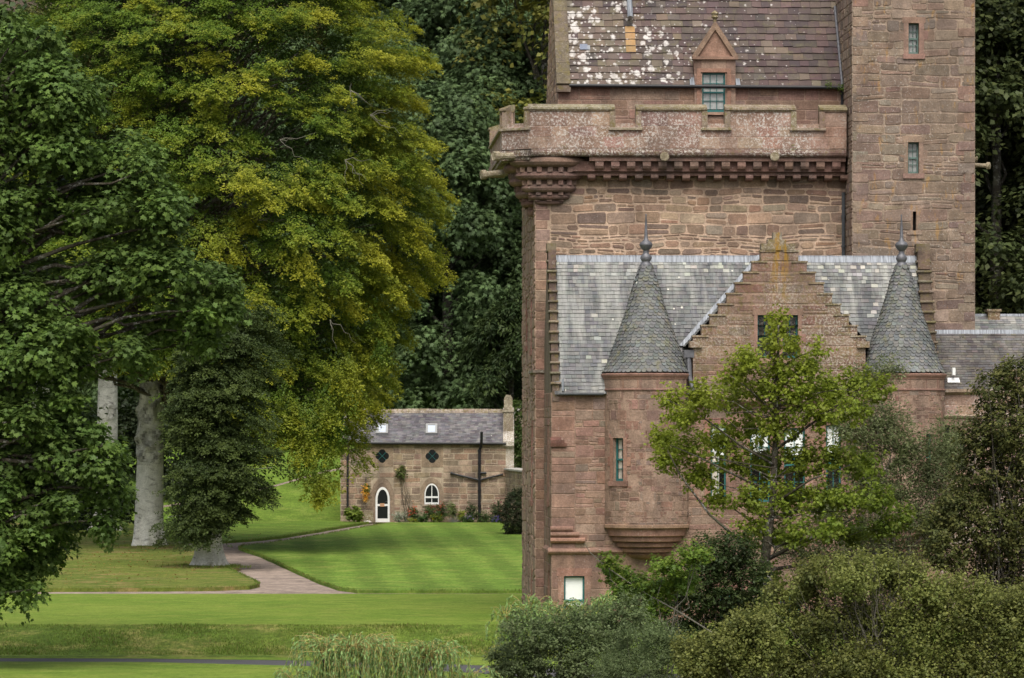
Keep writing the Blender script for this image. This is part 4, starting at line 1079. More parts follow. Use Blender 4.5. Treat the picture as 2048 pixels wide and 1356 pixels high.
for sx in (xc0, xc1):
    s_ = -1 if sx == xc0 else 1
    mb.face([(sx, YC, zc0), (sx, YC, zce), (sx, YR, zcr), (sx, 2 * YR - YC, zce), (sx, 2 * YR - YC, zc0)], MORT['cott'])
mb.face([(xc0, 2 * YR - YC, zc0), (xc1, 2 * YR - YC, zc0), (xc1, 2 * YR - YC, zce), (xc0, 2 * YR - YC, zce)], MORT['cott'])
mb.build('wall', M['cott'], cot, OC)
# carved blocks with quatrefoil lights
for (x, y), h in zip(qx, qh):
    b_ = MB(); b_.box(h[0], h[1], YC - .02, YC + .02, h[2], h[3], (.25, .19, .14)); fr = b_.build('quatrefoil_window', M['cott'], cot, OC)
    X_, Z_ = cx_(x), cz_(y); r_ = .2; o_ = .19
    b_ = MB()
    for a in range(4):
        ca, sa = math.cos(a * math.pi / 2), math.sin(a * math.pi / 2)
        b_.prism([(X_ + o_ * ca + r_ * math.cos(t), Z_ + o_ * sa + r_ * math.sin(t)) for t in np.linspace(0, 2 * math.pi, 16, endpoint=False)], 'y', YC - .026, YC + .1, (.02, .03, .03))
    b_.prism([(X_ - .2, Z_), (X_, Z_ - .2), (X_ + .2, Z_), (X_, Z_ + .2)], 'y', YC - .027, YC + .1, (.02, .03, .03))
    b_.build('pane', M['darkglass'], fr, OC)
    b_ = MB()
    for dx, dz in ((1, 1), (1, -1)): b_.tube([(X_ - .22 * dx, YC - .035, Z_ - .22 * dz), (X_ + .22 * dx, YC - .035, Z_ + .22 * dz)], .014, 6)
    for a in range(0):
        ca, sa = math.cos(a * math.pi / 2), math.sin(a * math.pi / 2)
        b_.tube([(X_ + o_ * ca + r_ * math.cos(t), YC - .03, Z_ + o_ * sa + r_ * math.sin(t)) for t in np.linspace(a * math.pi / 2 - 2.2, a * math.pi / 2 + 2.2, 16)], .02, 5)
    b_.build('glazing_bar', M['teal'], fr, OC)
def arch(x0, x1, z0, zs, zt, n=8, p=1.0):           # outline of an arched opening
    xm = (x0 + x1) / 2; L = []
    for k in range(n + 1):
        t = k / n; L.append((x0 + (xm - x0) * (1 - math.cos(t * math.pi / 2)) ** p, zs + (zt - zs) * math.sin(t * math.pi / 2)))
    Rr = [(x0 + x1 - a, b) for a, b in L[:-1]][::-1]
    return [(x0, z0)] + L + Rr + [(x1, z0)]
def ring(b_, outer, inner, y0, y1, col):            # frame between two outlines, same count
    n = len(outer)
    for i in range(n):
        j = (i + 1) % n
        if i == n - 1: continue
        b_.prism([outer[i], outer[j], inner[j], inner[i]], 'y', y0, y1, col)
# arch stones round door and window
b_ = MB(); dz_t = cz_(966)
ring(b_, arch(door_h[0] - .26, door_h[1] + .26, zc0, cz_(1000), dz_t + .3), arch(door_h[0] - .02, door_h[1] + .02, zc0, cz_(1000), dz_t), YC - .03, YC + .1, (.25, .19, .145))
b_.prism(arch(door_h[0], door_h[1], zc0, cz_(1000), dz_t), 'y', YC - .012, YC + .24, (.2, .15, .115)); b_.build('arch_stone', M['cott'], cot, OC); b_ = MB()
ring(b_, arch(win_h[0] - .24, win_h[1] + .24, win_h[2], cz_(992), cz_(964) + .24), arch(win_h[0] - .0, win_h[1] + .0, win_h[2], cz_(992), cz_(964)), YC - .028, YC + .1, (.26, .2, .15))
for ol in (arch(win_h[0], win_h[1], win_h[2], cz_(992), cz_(964)),): b_.prism(ol, 'y', YC - .012, YC + .24, (.2, .15, .115))
b_.box(win_h[0] - .1, win_h[1] + .1, YC - .08, YC + .1, win_h[2] - .1, win_h[2], (.3, .25, .2))
b_.build('arch_stone', M['cott'], cot, OC)
zd0 = cz_(1044)
b_ = MB(); o_ = arch(cx_(751), cx_(779.5), zd0, cz_(1000), cz_(974)); i_ = arch(cx_(755), cx_(775.5), zd0 + .2, cz_(1000), cz_(979))
ring(b_, o_, i_, YC - .07, YC - .016, (.5, .5, .5)); b_.box(cx_(751), cx_(779.5), YC - .069, YC - .017, zd0, zd0 + .2); b_.box(cx_(755), cx_(775.5), YC - .066, YC - .02, cz_(1012), cz_(1008))
dr = b_.build('door', M['white'], cot, OC)
b_ = MB(); b_.prism(i_, 'y', YC - .03, YC - .02); b_.build('pane', M['darkglass'], dr, OC)
b_ = MB(); b_.box(cx_(760), cx_(769), YC - .075, YC - .067, cz_(1013), cz_(1006.5)); b_.build('notice', M['notice'], dr, OC)
b_ = MB(); b_.tube([(cx_(773.5), YC - .07, cz_(1003)), (cx_(773.5), YC - .12, cz_(1003)), (cx_(771), YC - .13, cz_(1003))], .03, 6); b_.build('handle', M['iron'], dr, OC)
b_ = MB(); b_.box(cx_(749), cx_(782), YC - .35, YC + .02, zc0, zd0, (.3, .25, .2)); b_.build('doorstep', M['cott'], cot, OC)
b_ = MB(); o_ = arch(cx_(849), cx_(878), win_h[2] + .01, cz_(990), cz_(967)); i_ = arch(cx_(851.2), cx_(876), win_h[2] + .12, cz_(990), cz_(970))
ring(b_, o_, i_, YC - .06, YC - .016, (.5, .5, .5)); b_.box(cx_(849), cx_(878), YC - .059, YC - .017, win_h[2] + .01, win_h[2] + .12)
b_.box(cx_(850), cx_(877), YC - .08, YC - .015, cz_(996), cz_(992.5)); b_.box(cx_(863), cx_(864.4), YC - .055, YC - .018, cz_(993), cz_(970)); b_.box(cx_(863), cx_(864.2), YC - .055, YC - .018, cz_(1005), cz_(996))
cw = b_.build('arched_window', M['white'], cot, OC)
b_ = MB(); b_.prism(i_, 'y', YC - .03, YC - .02); b_.build('pane', M['darkglass'], cw, OC)
# roof
SCT = [(.115, .105, .115), (.14, .13, .135), (.095, .085, .095), (.165, .155, .15), (.125, .12, .13)]
S = math.hypot(YR - YC + .15, zcr - zce); a_, bb_ = (YR - YC + .15) / S, (zcr - zce) / S
q = lambda u, s, d: (u, YC - .15 + a_ * s - bb_ * d, zce + bb_ * s + a_ * d)
mb = MB(); r0_, r1_ = cx_(690), cx_(1006)
mb.face([q(xc0, 0, -.02), q(xc1, 0, -.02), q(xc1, S, -.02), q(xc0, S, -.02)], (.04, .04, .04)); mb.face([(xc0, YR, zcr), (xc1, YR, zcr), (xc1, 2 * YR - YC + .15, zce), (xc0, 2 * YR - YC + .15, zce)], SCT[0])
slates(mb, q, S, lambda s: [(r0_, r1_)], .15, (.18, .32), SCT, thick=.02)
rf = mb.build('roof', M['slate_cott'], cot, OC)
mb = MB(); x = r0_
while x < r1_:
    L = R.uniform(.55, .8); e = R.uniform(-.015, .02); mb.prism([(YR - .2, zcr - .14 + e), (YR - .16, zcr - .02 + e), (YR, zcr + .12 + e), (YR + .16, zcr - .02 + e), (YR + .2, zcr - .14 + e)], 'x', x, min(x + L - .015, r1_), jit((.3, .25, .21), .2)); x += L
mb.build('ridge_tile', M['coping'], rf, OC)
for x_ in (763.5, 862.5):
    t0, t1 = .27, .56; s0, s1 = S * t0, S * t1; a, b = cx_(x_ - 11.5), cx_(x_ + 11.5)
    b_ = MB()
    for (p, r_, s_, t) in ((a, a + .12, s0, s1), (b - .12, b, s0, s1), (a + .12, b - .12, s0, s0 + .1), (a + .12, b - .12, s1 - .12, s1)):
        lo = [q(p, s_, 0), q(r_, s_, 0), q(r_, t, 0), q(p, t, 0)]; hi = [q(p, s_, .13), q(r_, s_, .13), q(r_, t, .13), q(p, t, .13)]
        b_.face(hi)
        for i in range(4): j = (i + 1) % 4; b_.face([lo[i], lo[j], hi[j], hi[i]])
    sk = b_.build('skylight', M['skyframe'], cot, OC)
    b_ = MB(); b_.face([q(a + .12, s0 + .1, .09), q(b - .12, s0 + .1, .09), q(b - .12, s1 - .12, .09), q(a + .12, s1 - .12, .09)])
    b_.build('pane', M['skypane'], sk, OC)
    b_ = MB(); b_.box(a - .03, b + .03, q(0, s0 - .06, 0)[1] - .03, q(0, s0, 0)[1] + .02, q(0, s0 - .06, 0)[2], q(0, s0, .1)[2]); b_.build('skylight_flashing', M['leaddark'], rf, OC)
# gable parapets and chimney
mb = MB()
for (p, r_) in ((xc0 - .03, cx_(690)), (cx_(1006), cx_(1028))):
    mb = MB()
    if r_ > 0 or p > cx_(900): mb.box(cx_(1012) + .002, cx_(1028) - .003, YC + .02, 2 * YR - YC, zc0, zce, (.34, .29, .23))
    mb.prism([(YC - .2, zce - .15), (YC - .2, zce + .12), (YR, zcr + .2), (2 * YR - YC + .2, zce + .12), (2 * YR - YC + .2, zce - .15)], 'x', p, r_, (.34, .29, .23)); mb.build('gable_wall', M['cottpale'], cot, OC)
mb = MB(); mb.box(cx_(1007), cx_(1026), YC + .6, YR + .6, cz_(880), cz_(824), (.3, .25, .2)); mb.box(cx_(1005), cx_(1028), YC + .55, YR + .65, cz_(824), cz_(820), (.36, .32, .27))
hw = (cx_(1025) - cx_(1008)) / 2; xm = cx_(1016.5)
mb.prism([(xm - hw, cz_(820)), (xm + hw, cz_(820)), (xm + hw, cz_(797)), (xm + hw * .6, cz_(790)), (xm - hw * .5, cz_(789)), (xm - hw, cz_(797))], 'y', YC + .7, YR + .3, (.3, .26, .2)); mb.build('chimney', M['spout'], cot, OC)
mb = MB(); mb.tube([(cx_(690), YC - .24, zce + .02), (cx_(1012), YC - .24, zce - .01)], .07, 8); mb.build('gutter', M['iron'], cot, OC)
P3 = lambda x, y, d=.12: (cx_(x), YC - d, cz_(y))
mb = MB(); mb.tube([P3(963.5, 864, .6), P3(963, 884, .45), P3(962, 893, .25), P3(959, 900), P3(959, 1044)], .085, 8)
for y_ in (900, 925, 945, 980, 1010): mb.tube([P3(959, y_), P3(959, y_ + 3)], .11, 8)
mb.tube([P3(903, 946), P3(910, 948.5), P3(958, 960)], .06, 8); mb.tube([P3(959, 960), P3(1006, 948.5)], .055, 8); mb.tube([P3(960, 946), P3(973, 946)], .07, 8)
mb.tube([P3(901, 946), P3(905, 947)], .08, 8); mb.build('soil_pipe', M['iron'], cot, OC)
mb = MB(); mb.tube([P3(695.5, 900), P3(695.5, 1012)], .06, 8); mb.build('downpipe', M['iron'], cot, OC)

# garden wall running forward from the cottage corner
mb = MB(); A_, B_ = (cx_(1011), YC - .1), ((1075 - 1024) * 224 / F, 224.0)
L = math.hypot(B_[0] - A_[0], B_[1] - A_[1]); ex_, ey_ = (B_[0] - A_[0]) / L, (B_[1] - A_[1]) / L
gwm = lambda u, z, d: (A_[0] + ex_ * u + ey_ * d, A_[1] + ey_ * u - ex_ * d, z)
zt0 = cz_(936)
wall_sheet(mb, gwm, 0, L, .2, zt0 - .1, [], .2, MORT['cott']); masonry(mb, gwm, 0, L, .2, zt0 - .1, 'cott', row=(.2, .35), wid=(.3, .7), joint=.03, proud=.02)
par_box(mb, gwm, 0, L, .2, zt0 - .1, -.5, -.001, MORT['cott']); 
gw = thing('garden_wall', 'tall stone garden wall with pale coping beside the cottage corner', 'wall', (A_[0], A_[1], gh_(240)))
mb.build('wall', M['cott'], gw, tuple(gw.location))
mb = MB(); par_box(mb, gwm, 0, L, zt0 - .1, zt0 + .02, -.62, .1, (.4, .37, .32), .03); mb.build('coping', M['cottpale'], gw, tuple(gw.location))
# lean-to gable behind, its white skew showing past the chimney
ob = thing('outbuilding', 'low stone outbuilding with a white sloping skew behind the cottage chimney', 'building', (cx_(1050, 256), 256, gh_(256)))
mb = MB(); x0, x1, xm = cx_(1014, 256), cx_(1110, 256), cx_(1062, 256); ze_, zr_ = cz_(842, 256), cz_(800, 256)
mb.prism([(x0, 1.5), (x1, 1.5), (x1, ze_), (xm, zr_), (x0, ze_)], 'y', 256, 262, (.3, .25, .2)); mb.build('wall', M['cott'], ob, tuple(ob.location))
mb = MB()
for e, s_ in ((x0, 1), (x1, -1)): mb.prism([(e - .2 * s_, ze_ - .16), (e - .2 * s_, ze_ + .12), (xm, zr_ + .3), (xm, zr_ + .02)], 'y', 255.8, 256.3, (.5, .48, .44))
mb.build('skew', M['cottpale'], ob, tuple(ob.location))
# boulder and mossy block by the door
def rock(name, x, y, Y, sx, sy, sz, mat, col, label, cat):
    b_ = MB(); n1, n2 = 10, 7; gx, gz = cx_(x, Y), gh_(Y)
    for i in range(n1):
        for j in range(n2):
            pass
    pts = []
    for j in range(n2 + 1):
        th_ = math.pi * j / n2
        pts.append([(gx + sx * math.sin(th_) * math.cos(2 * math.pi * i / n1) * (1 + .22 * math.sin(i * 2.3 + j * 1.7)), Y + sy * math.sin(th_) * math.sin(2 * math.pi * i / n1) * (1 + .2 * math.sin(i * 1.3 + j)), gz + sz * (.75 + math.cos(th_)) * (1 + .12 * math.sin(i * 3.1))) for i in range(n1)])
    for j in range(n2):
        for i in range(n1): k = (i + 1) % n1; b_.face([pts[j + 1][i], pts[j + 1][k], pts[j][k], pts[j][i]], col)
    tag(b_.build(name, M[mat]), label, cat)
rock('boulder', 735, 1043, 243.6, .24, .2, .09, 'cottpale', (.5, .45, .4), 'pale flat boulder lying at the path edge left of the white door', 'rock')
bl = MB(); bl.box(cx_(727), cx_(748), 243.95, 244.35, gh_(244), cz_(1021), (.22, .19, .13), .04); tag(bl.build('stone_block', M['spout']), 'squat mossy stone block against the wall left of the white door', 'stone block')

# ================================================================ PLANTS
def leafmesh(name, c, a, b, n, size, col, tmpl, mat, parent=None, org=None):
    T = np.array(tmpl, float); k = len(T); N = len(c)
    V = (c[:, None, :] + size[:, None, None] * (T[None, :, 0, None] * a[:, None, :] + T[None, :, 1, None] * b[:, None, :] + T[None, :, 2, None] * n[:, None, :])).reshape(-1, 3)
    if org is not None: V = V - np.array(org)
    me = bpy.data.meshes.new(name); me.vertices.add(N * k); me.vertices.foreach_set('co', V.astype(np.float32).ravel())
    me.loops.add(N * k); me.loops.foreach_set('vertex_index', np.arange(N * k, dtype=np.int32))
    me.polygons.add(N); me.polygons.foreach_set('loop_start', np.arange(N, dtype=np.int32) * k)
    at = me.attributes.new('col', 'FLOAT_COLOR', 'FACE'); cc = np.ones((N, 4), np.float32); cc[:, :3] = np.clip(col, 0, 1); at.data.foreach_set('color', cc.ravel())
    me.materials.append(mat); me.update(calc_edges=True)
    o = bpy.data.objects.new(name, me); COL.objects.link(o)
    if parent: o.parent = parent
    return o
DIA = [(0, 0, 0), (.36, .45, .1), (0, 1, 0), (-.36, .45, .1)]
NARR = [(0, 0, 0), (.15, .5, .04), (0, 1, -.12), (-.15, .5, .04)]
OVAL = [(0, 0, 0), (.32, .25, .08), (.3, .7, .06), (0, 1, -.05), (-.3, .7, .06), (-.32, .25, .08)]
LOBE = [(0, 0, 0), (.5, .05, .05), (.36, .3, .02), (.55, .62, -.02), (.2, .6, .0), (0, 1, -.1), (-.2, .6, .0), (-.55, .62, -.02), (-.36, .3, .02), (-.5, .05, .05)]
HAND = [(0, 0, 0), (.45, .25, -.05), (.22, .4, 0), (.32, .85, -.15), (0, .55, .03), (0, 1.0, -.2), (-.12, .6, 0), (-.36, .8, -.15), (-.2, .38, 0), (-.48, .2, -.05)]
def nrm(v): return v / (np.linalg.norm(v, axis=-1, keepdims=True) + 1e-9)
def rdir(n): return nrm(NP.normal(size=(n, 3)))

def foliage(name, boughs, ntw, lpt, lsize, twig, cols, tmpl, mat, parent=None, org=None, droop=.4, out=.8, flat=.5, upn=.9, outn=.5, rndn=.5, shell=.45, fan=.5, keepf=None, colf=None, clump=0, cull=.6, tipcol=None, under=1.0, btone=.22):
    """leaves on twigs at the skin of a heap of boughs (centre, radii)"""
    bc = np.array([b[0] for b in boughs], float); br = np.array([b[1] if hasattr(b[1], '__len__') else (b[1],) * 3 for b in boughs], float)
    wt = (br[:, 0] * br[:, 2] + br[:, 1] * br[:, 2] + br[:, 0] * br[:, 1]); wt = wt / wt.sum()
    m = int(ntw * 1.6); i = NP.choice(len(bc), m, p=wt); d = rdir(m)
    r = 1 - shell * NP.random(m) ** 1.6
    lump = 1 + .14 * np.sin(d[:, 0] * 7 + i * 1.7) * np.sin(d[:, 2] * 6 + i) + .1 * np.sin(d[:, 1] * 11 + d[:, 2] * 9 + i * 2.2)
    P = bc[i] + br[i] * d * (r * lump)[:, None]
    ok = np.ones(m, bool)
    for k in range(len(bc)):                        # nothing deep inside another bough
        q_ = (((P - bc[k]) / br[k]) ** 2).sum(1); ok &= ~((q_ < cull ** 2) & (i != k))
    ok &= ~((d[:, 2] < -.35) & (NP.random(m) > under))
    if keepf is not None: ok &= keepf(P)
    P, d, i = P[ok][:ntw], d[ok][:ntw], i[ok][:ntw]; m = len(P)
    on = nrm(d / br[i] * br[i].mean(1)[:, None])
    t = nrm(on * out + NP.normal(size=(m, 3)) * .35 * np.array((1, 1, .6)) + np.array((0, 0, -droop)))
    side = nrm(np.cross(t, np.array((0, 0, 1.0))) + NP.normal(size=(m, 3)) * .25)
    L = twig * NP.uniform(.6, 1.35, m)
    s = NP.random((m, lpt)); lat = NP.uniform(-1, 1, (m, lpt)) * fan * (np.sin(np.pi * np.clip(s * .9 + .08, 0, 1)))
    pos = P[:, None, :] + t[:, None, :] * (L[:, None] * (s - .4))[..., None] + side[:, None, :] * (lat * L[:, None])[..., None] + NP.normal(size=(m, lpt, 3)) * (twig * .09)
    pos[..., 2] -= droop * .45 * L[:, None] * s * s
    N = m * lpt; pos = pos.reshape(N, 3); td = np.repeat(t, lpt, 0); od = np.repeat(on, lpt, 0)
    n = nrm(np.array((0, 0, upn)) + od * outn + NP.normal(size=(N, 3)) * rndn)
    b = nrm(td + np.repeat(side, lpt, 0) * np.sign(lat.reshape(N, 1)) * .7 + NP.normal(size=(N, 3)) * .5 + np.array((0, 0, -droop * .5)))
    b = nrm(b - n * (b * n).sum(1)[:, None]); a = np.cross(b, n)
    size = lsize * NP.uniform(.65, 1.25, N)
    C_ = np.array(cols, float); ci = NP.integers(0, len(C_), m); base = C_[ci] * NP.uniform(.78, 1.22, (m, 1)) * NP.uniform(1 - btone, 1 + btone, (len(bc), 1))[i]
    col = np.repeat(base, lpt, 0) * NP.uniform(.86, 1.14, (N, 1))
    if tipcol is not None:
        f = np.clip(s.reshape(N) * 1.2 - .35, 0, 1) * tipcol[1]; col = col * (1 - f[:, None]) + np.array(tipcol[0]) * f[:, None] * NP.uniform(.7, 1.3, (N, 1))
    if colf is not None: col = colf(pos, col, np.repeat(.6 * NP.random(len(bc))[i] + .4 * NP.random(m), lpt), np.repeat(d, lpt, 0))
    return leafmesh(name, pos, a, b, n, size, col, tmpl, mat, parent, org)

def plumes(name, roots, dirs, lens, ntw, lpt, lsize, twig, colf, mat, parent, org, spread=.4, flatz=.5, droop=.5, rndn=.32, upn=.9, outn=.5, tmpl=DIA, fan=.28):
    """drooping sprays: twigs strung along plumes that leave a root and hang outward"""
    Rt, D, Ln = np.array(roots, float), nrm(np.array(dirs, float)), np.array(lens, float); K = len(Rt)
    k = np.repeat(np.arange(K), ntw); m = len(k); s = NP.random(m) ** .8
    side = nrm(np.cross(D, np.array((0, 0, 1.0)))); up = np.cross(side, D)
    wd_ = spread * (.3 + .9 * np.sin(np.pi * np.clip(s * .82 + .1, 0, 1)))
    q1, q2 = NP.normal(size=m) * .6, NP.normal(size=m) * .6
    P = Rt[k] + D[k] * (Ln[k] * s)[:, None] + side[k] * (wd_ * q1 * Ln[k])[:, None] + up[k] * (wd_ * flatz * q2 * Ln[k])[:, None]
    P[:, 2] -= droop * .42 * Ln[k] * s * s + .25 * np.abs(q1) * wd_ * Ln[k]
    t = nrm(D[k] + side[k] * (q1 * .7)[:, None] + NP.normal(size=(m, 3)) * .22 + np.array((0, 0, -1.0)) * (droop * (.25 + .8 * s))[:, None])
    sd = nrm(np.cross(t, np.array((0, 0, 1.0))) + NP.normal(size=(m, 3)) * .2); L = twig * NP.uniform(.6, 1.3, m) * (1.1 - .4 * s)
    a_ = NP.random((m, lpt)); lat = NP.uniform(-1, 1, (m, lpt)) * fan * np.sin(np.pi * np.clip(a_ * .9 + .08, 0, 1))
    pos = P[:, None, :] + t[:, None, :] * (L[:, None] * (a_ - .4))[..., None] + sd[:, None, :] * (lat * L[:, None])[..., None] + NP.normal(size=(m, lpt, 3)) * (twig * .05)
    N = m * lpt; pos = pos.reshape(N, 3); rp = lambda v: np.repeat(v, lpt, 0)
    n = nrm(np.array((0, 0, upn)) + rp(D[k]) * outn + NP.normal(size=(N, 3)) * rndn)
    b = nrm(rp(t) + rp(sd) * np.sign(lat.reshape(N, 1)) * .7 + NP.normal(size=(N, 3)) * .4); b = nrm(b - n * (b * n).sum(1)[:, None]); a = np.cross(b, n)
    col = colf(pos, rp(s), rp(NP.random(K)[k]), rp(NP.random(m)), a_.reshape(N)) * NP.uniform(.86, 1.14, (N, 1))
    return leafmesh(name, pos, a, b, n, lsize * NP.uniform(.65, 1.25, N), col, tmpl, mat, parent, org)
def limbs(mb, start, tips, r0, seed=0, n=6, sag=.0, wob=.06):
    rr = random.Random(seed)
    for tp in tips:
        s_ = np.array(start if not callable(start) else start(tp), float); e = np.array(tp, float); L = np.linalg.norm(e - s_); pts = []
        for k in range(n + 1):
            t = k / n; p = s_ + (e - s_) * t; p[2] += sag * L * math.sin(math.pi * t) + rr.uniform(-1, 1) * wob * L * math.sin(math.pi * t)
            p[0] += rr.uniform(-1, 1) * wob * L * math.sin(math.pi * t); pts.append(p)
        mb.tube(pts, [r0 * (1 - .82 * k / n) for k in range(n + 1)], 6, (.5, .5, .5), cap=False)
def beech_trunk(mb, base, h, r, seed, flare=1.7, bulges=(), lean=(0, 0), top=.62):
    rr = random.Random(seed); n, m = 48, 90; ph = [rr.uniform(0, 6.28) for _ in range(8)]
    base_i = len(mb.v); crs = []
    for j in range(m + 1):
        t = (j / m) ** 1.35; z = h * t
        for k in range(n):
            a = 2 * math.pi * k / n
            q_ = r * (1 - (1 - top) * t) * (1 + (flare - 1) * (.75 * math.exp(-z / .75) + .35 * math.exp(-z / .22)))
            q_ *= 1 + .2 * math.exp(-z / .8) * math.sin(5 * a + ph[0]) + .17 * math.exp(-z / .45) * math.sin(9 * a + ph[1]) + .035 * math.sin(3 * a + ph[2] + z * .5) + .03 * math.sin(2 * a + z * 1.1 + ph[3])
            cr_ = 0.0  # crease shade round the burrs, painted into the bark colour
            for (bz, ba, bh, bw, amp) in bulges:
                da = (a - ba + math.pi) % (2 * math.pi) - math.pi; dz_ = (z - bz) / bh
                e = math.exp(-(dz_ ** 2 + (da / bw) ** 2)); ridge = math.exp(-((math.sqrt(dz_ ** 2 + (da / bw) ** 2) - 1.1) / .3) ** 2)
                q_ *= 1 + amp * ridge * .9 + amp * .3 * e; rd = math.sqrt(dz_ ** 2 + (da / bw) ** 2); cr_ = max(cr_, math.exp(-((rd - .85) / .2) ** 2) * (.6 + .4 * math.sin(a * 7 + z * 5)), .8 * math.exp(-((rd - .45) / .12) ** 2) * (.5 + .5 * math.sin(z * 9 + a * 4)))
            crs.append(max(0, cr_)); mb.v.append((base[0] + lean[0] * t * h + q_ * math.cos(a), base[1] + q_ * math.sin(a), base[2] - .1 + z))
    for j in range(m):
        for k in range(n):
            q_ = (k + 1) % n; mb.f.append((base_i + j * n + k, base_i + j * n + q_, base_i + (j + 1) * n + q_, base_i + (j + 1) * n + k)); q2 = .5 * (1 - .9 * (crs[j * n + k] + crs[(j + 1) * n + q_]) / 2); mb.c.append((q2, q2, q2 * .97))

def bz(x, y, Y, r): return (px(x, y, Y), r)
# ---- great golden beech
YB = 207.0; sB = F / YB; base = gp(296, 1098)
beech = thing('beech_tree', 'huge golden green beech with drooping boughs and a burred pale trunk', 'tree', base)
BR = [(-60, 300), (0, 330), (60, 385), (110, 430), (170, 445), (230, 430), (300, 470), (360, 500), (420, 510), (470, 480), (560, 450), (620, 400), (690, 385), (760, 400), (800, 390), (850, 340), (900, 310), (960, 270), (1000, 240)]
def beech_r(y): return (np.interp(y, [p[0] for p in BR], [p[1] for p in BR]) + 6) / sB
axx = px(405, 0, YB)[0]
boughs = []
for k in range(2300):
    y = R.uniform(-240, 1000); a = R.uniform(0, 2 * math.pi)
    rr = beech_r(y) if y > -60 else beech_r(-60) * max(.15, 1 - ((-60 - y) / 200) ** 2)
    x_ = axx + (rr - 1.1) * math.cos(a); y_ = YB + (rr * .8 - 1) * math.sin(a); z_ = CAMZ - (y - HY) * YB / F
    sx = 1024 + x_ * sB                            # lowest foliage, by where it hangs round the tree
    lim = np.interp(sx, [100, 250, 300, 340, 430, 520, 580, 640, 700, 760, 800], [760, 755, 730, 760, 840, 890, 920, 985, 960, 860, 800])
    if y + 34 > lim: continue
    if math.sin(a) > .3 and R.random() < .8: continue
    q_ = R.choice((1, 1, .95, .88, .8, .66)); x_, y_ = axx + (x_ - axx) * q_, YB + (y_ - YB) * q_
    hang = min(1, max(0, (y - 60) / 420)); t_ = R.uniform(.7, 1.35)
    boughs.append(((x_, y_, z_), (t_ * (1 - .3 * hang), t_ * (1 - .3 * hang), t_ * R.uniform(.3, .5) * (1 + 1.9 * hang * R.random()))))
for (x, y, r) in ((640, 900, 1.0), (655, 950, .8), (620, 890, 1.0), (700, 850, 1.1), (715, 790, 1.0), (690, 800, 1.2), (600, 850, 1.2), (650, 1000, .5), (500, 840, 1.2), (520, 780, 1.4), (470, 800, 1.1), (760, 770, 1.1), (712, 870, .4), (330, 690, 1.0), (250, 690, 1.3)):
    boughs.append((px(x, y, YB - R.uniform(4, 7)), (r, r, r * 1.25)))
rts, dcs, lns = [], [], []
tries = 0
while tries < 9000 and len(rts) < 430:
    tries += 1; y = R.uniform(-260, 960); a = R.uniform(0, 2 * math.pi)
    if math.sin(a) > .45 and R.random() < .75: continue
    rr = beech_r(y) if y > -60 else beech_r(-60) * max(.1, 1 - ((-60 - y) / 230) ** 2)
    kx = R.choice((.84, .8, .76, .68)); x_, y_ = axx + (rr * kx) * math.cos(a), YB + rr * .8 * kx * math.sin(a); z_ = CAMZ - (y - HY) * YB / F
    sx = 1024 + x_ * sB
    if y + 60 > np.interp(sx, [100, 250, 300, 340, 430, 520, 580, 640, 690, 720, 760, 800], [760, 745, 715, 760, 850, 900, 930, 940, 850, 780, 750, 740]): continue
    if any((x_ - p[0]) ** 2 + (y_ - p[1]) ** 2 + (1.25 * (z_ - p[2])) ** 2 < 1.5 ** 2 for p in rts): continue
    hang = min(1, max(0, (y + 40) / 560))
    rts.append((x_, y_, z_ + .4)); dcs.append((math.cos(a), math.sin(a), R.uniform(.1, .5) - .75 * hang)); lns.append(R.uniform(1.7, 3.0))
for (x, y, l) in ((640, 830, 2.6), (655, 880, 2.4), (620, 800, 2.6), (672, 760, 1.9), (690, 710, 1.7), (600, 770, 2.6), (640, 930, 1.5), (500, 740, 2.6), (530, 700, 2.6), (470, 720, 2.4), (765, 690, 1.1), (330, 640, 2.0), (260, 640, 2.0), (560, 800, 2.4), (712, 780, 1.1), (672, 830, 1.6)):
    rts.append(px(x, y, YB - R.uniform(4, 7.5))); dcs.append((R.uniform(-.4, .1), -.3, -1.0)); lns.append(l)
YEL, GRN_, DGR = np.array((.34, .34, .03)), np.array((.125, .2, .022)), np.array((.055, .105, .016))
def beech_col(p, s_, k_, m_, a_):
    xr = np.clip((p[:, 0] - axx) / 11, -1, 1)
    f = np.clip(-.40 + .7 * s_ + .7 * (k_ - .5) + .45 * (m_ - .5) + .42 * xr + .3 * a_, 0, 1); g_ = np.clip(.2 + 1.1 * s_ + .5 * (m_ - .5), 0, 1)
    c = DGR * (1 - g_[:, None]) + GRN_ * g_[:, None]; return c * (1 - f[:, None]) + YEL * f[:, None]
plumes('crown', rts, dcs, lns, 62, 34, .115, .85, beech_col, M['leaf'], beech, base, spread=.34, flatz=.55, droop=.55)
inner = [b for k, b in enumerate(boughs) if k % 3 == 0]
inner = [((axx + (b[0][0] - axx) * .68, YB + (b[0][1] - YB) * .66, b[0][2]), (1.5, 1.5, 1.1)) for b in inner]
foliage('inner_leaves', inner, 3600, 26, .15, 1.1, [(.05, .09, .015), (.042, .078, .014)], DIA, M['leafdark'], beech, base, droop=.4, shell=.9, cull=.0)  # greener inner leaves, darkened in colour to stand for shade in the gaps
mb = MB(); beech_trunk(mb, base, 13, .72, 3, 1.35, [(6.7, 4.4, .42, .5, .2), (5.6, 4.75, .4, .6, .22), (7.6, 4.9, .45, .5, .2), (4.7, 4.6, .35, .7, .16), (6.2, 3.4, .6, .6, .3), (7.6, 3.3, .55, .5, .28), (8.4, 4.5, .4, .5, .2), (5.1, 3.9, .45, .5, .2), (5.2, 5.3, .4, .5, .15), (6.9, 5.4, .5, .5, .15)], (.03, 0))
rr_ = [b for b in boughs if R.random() < .3]
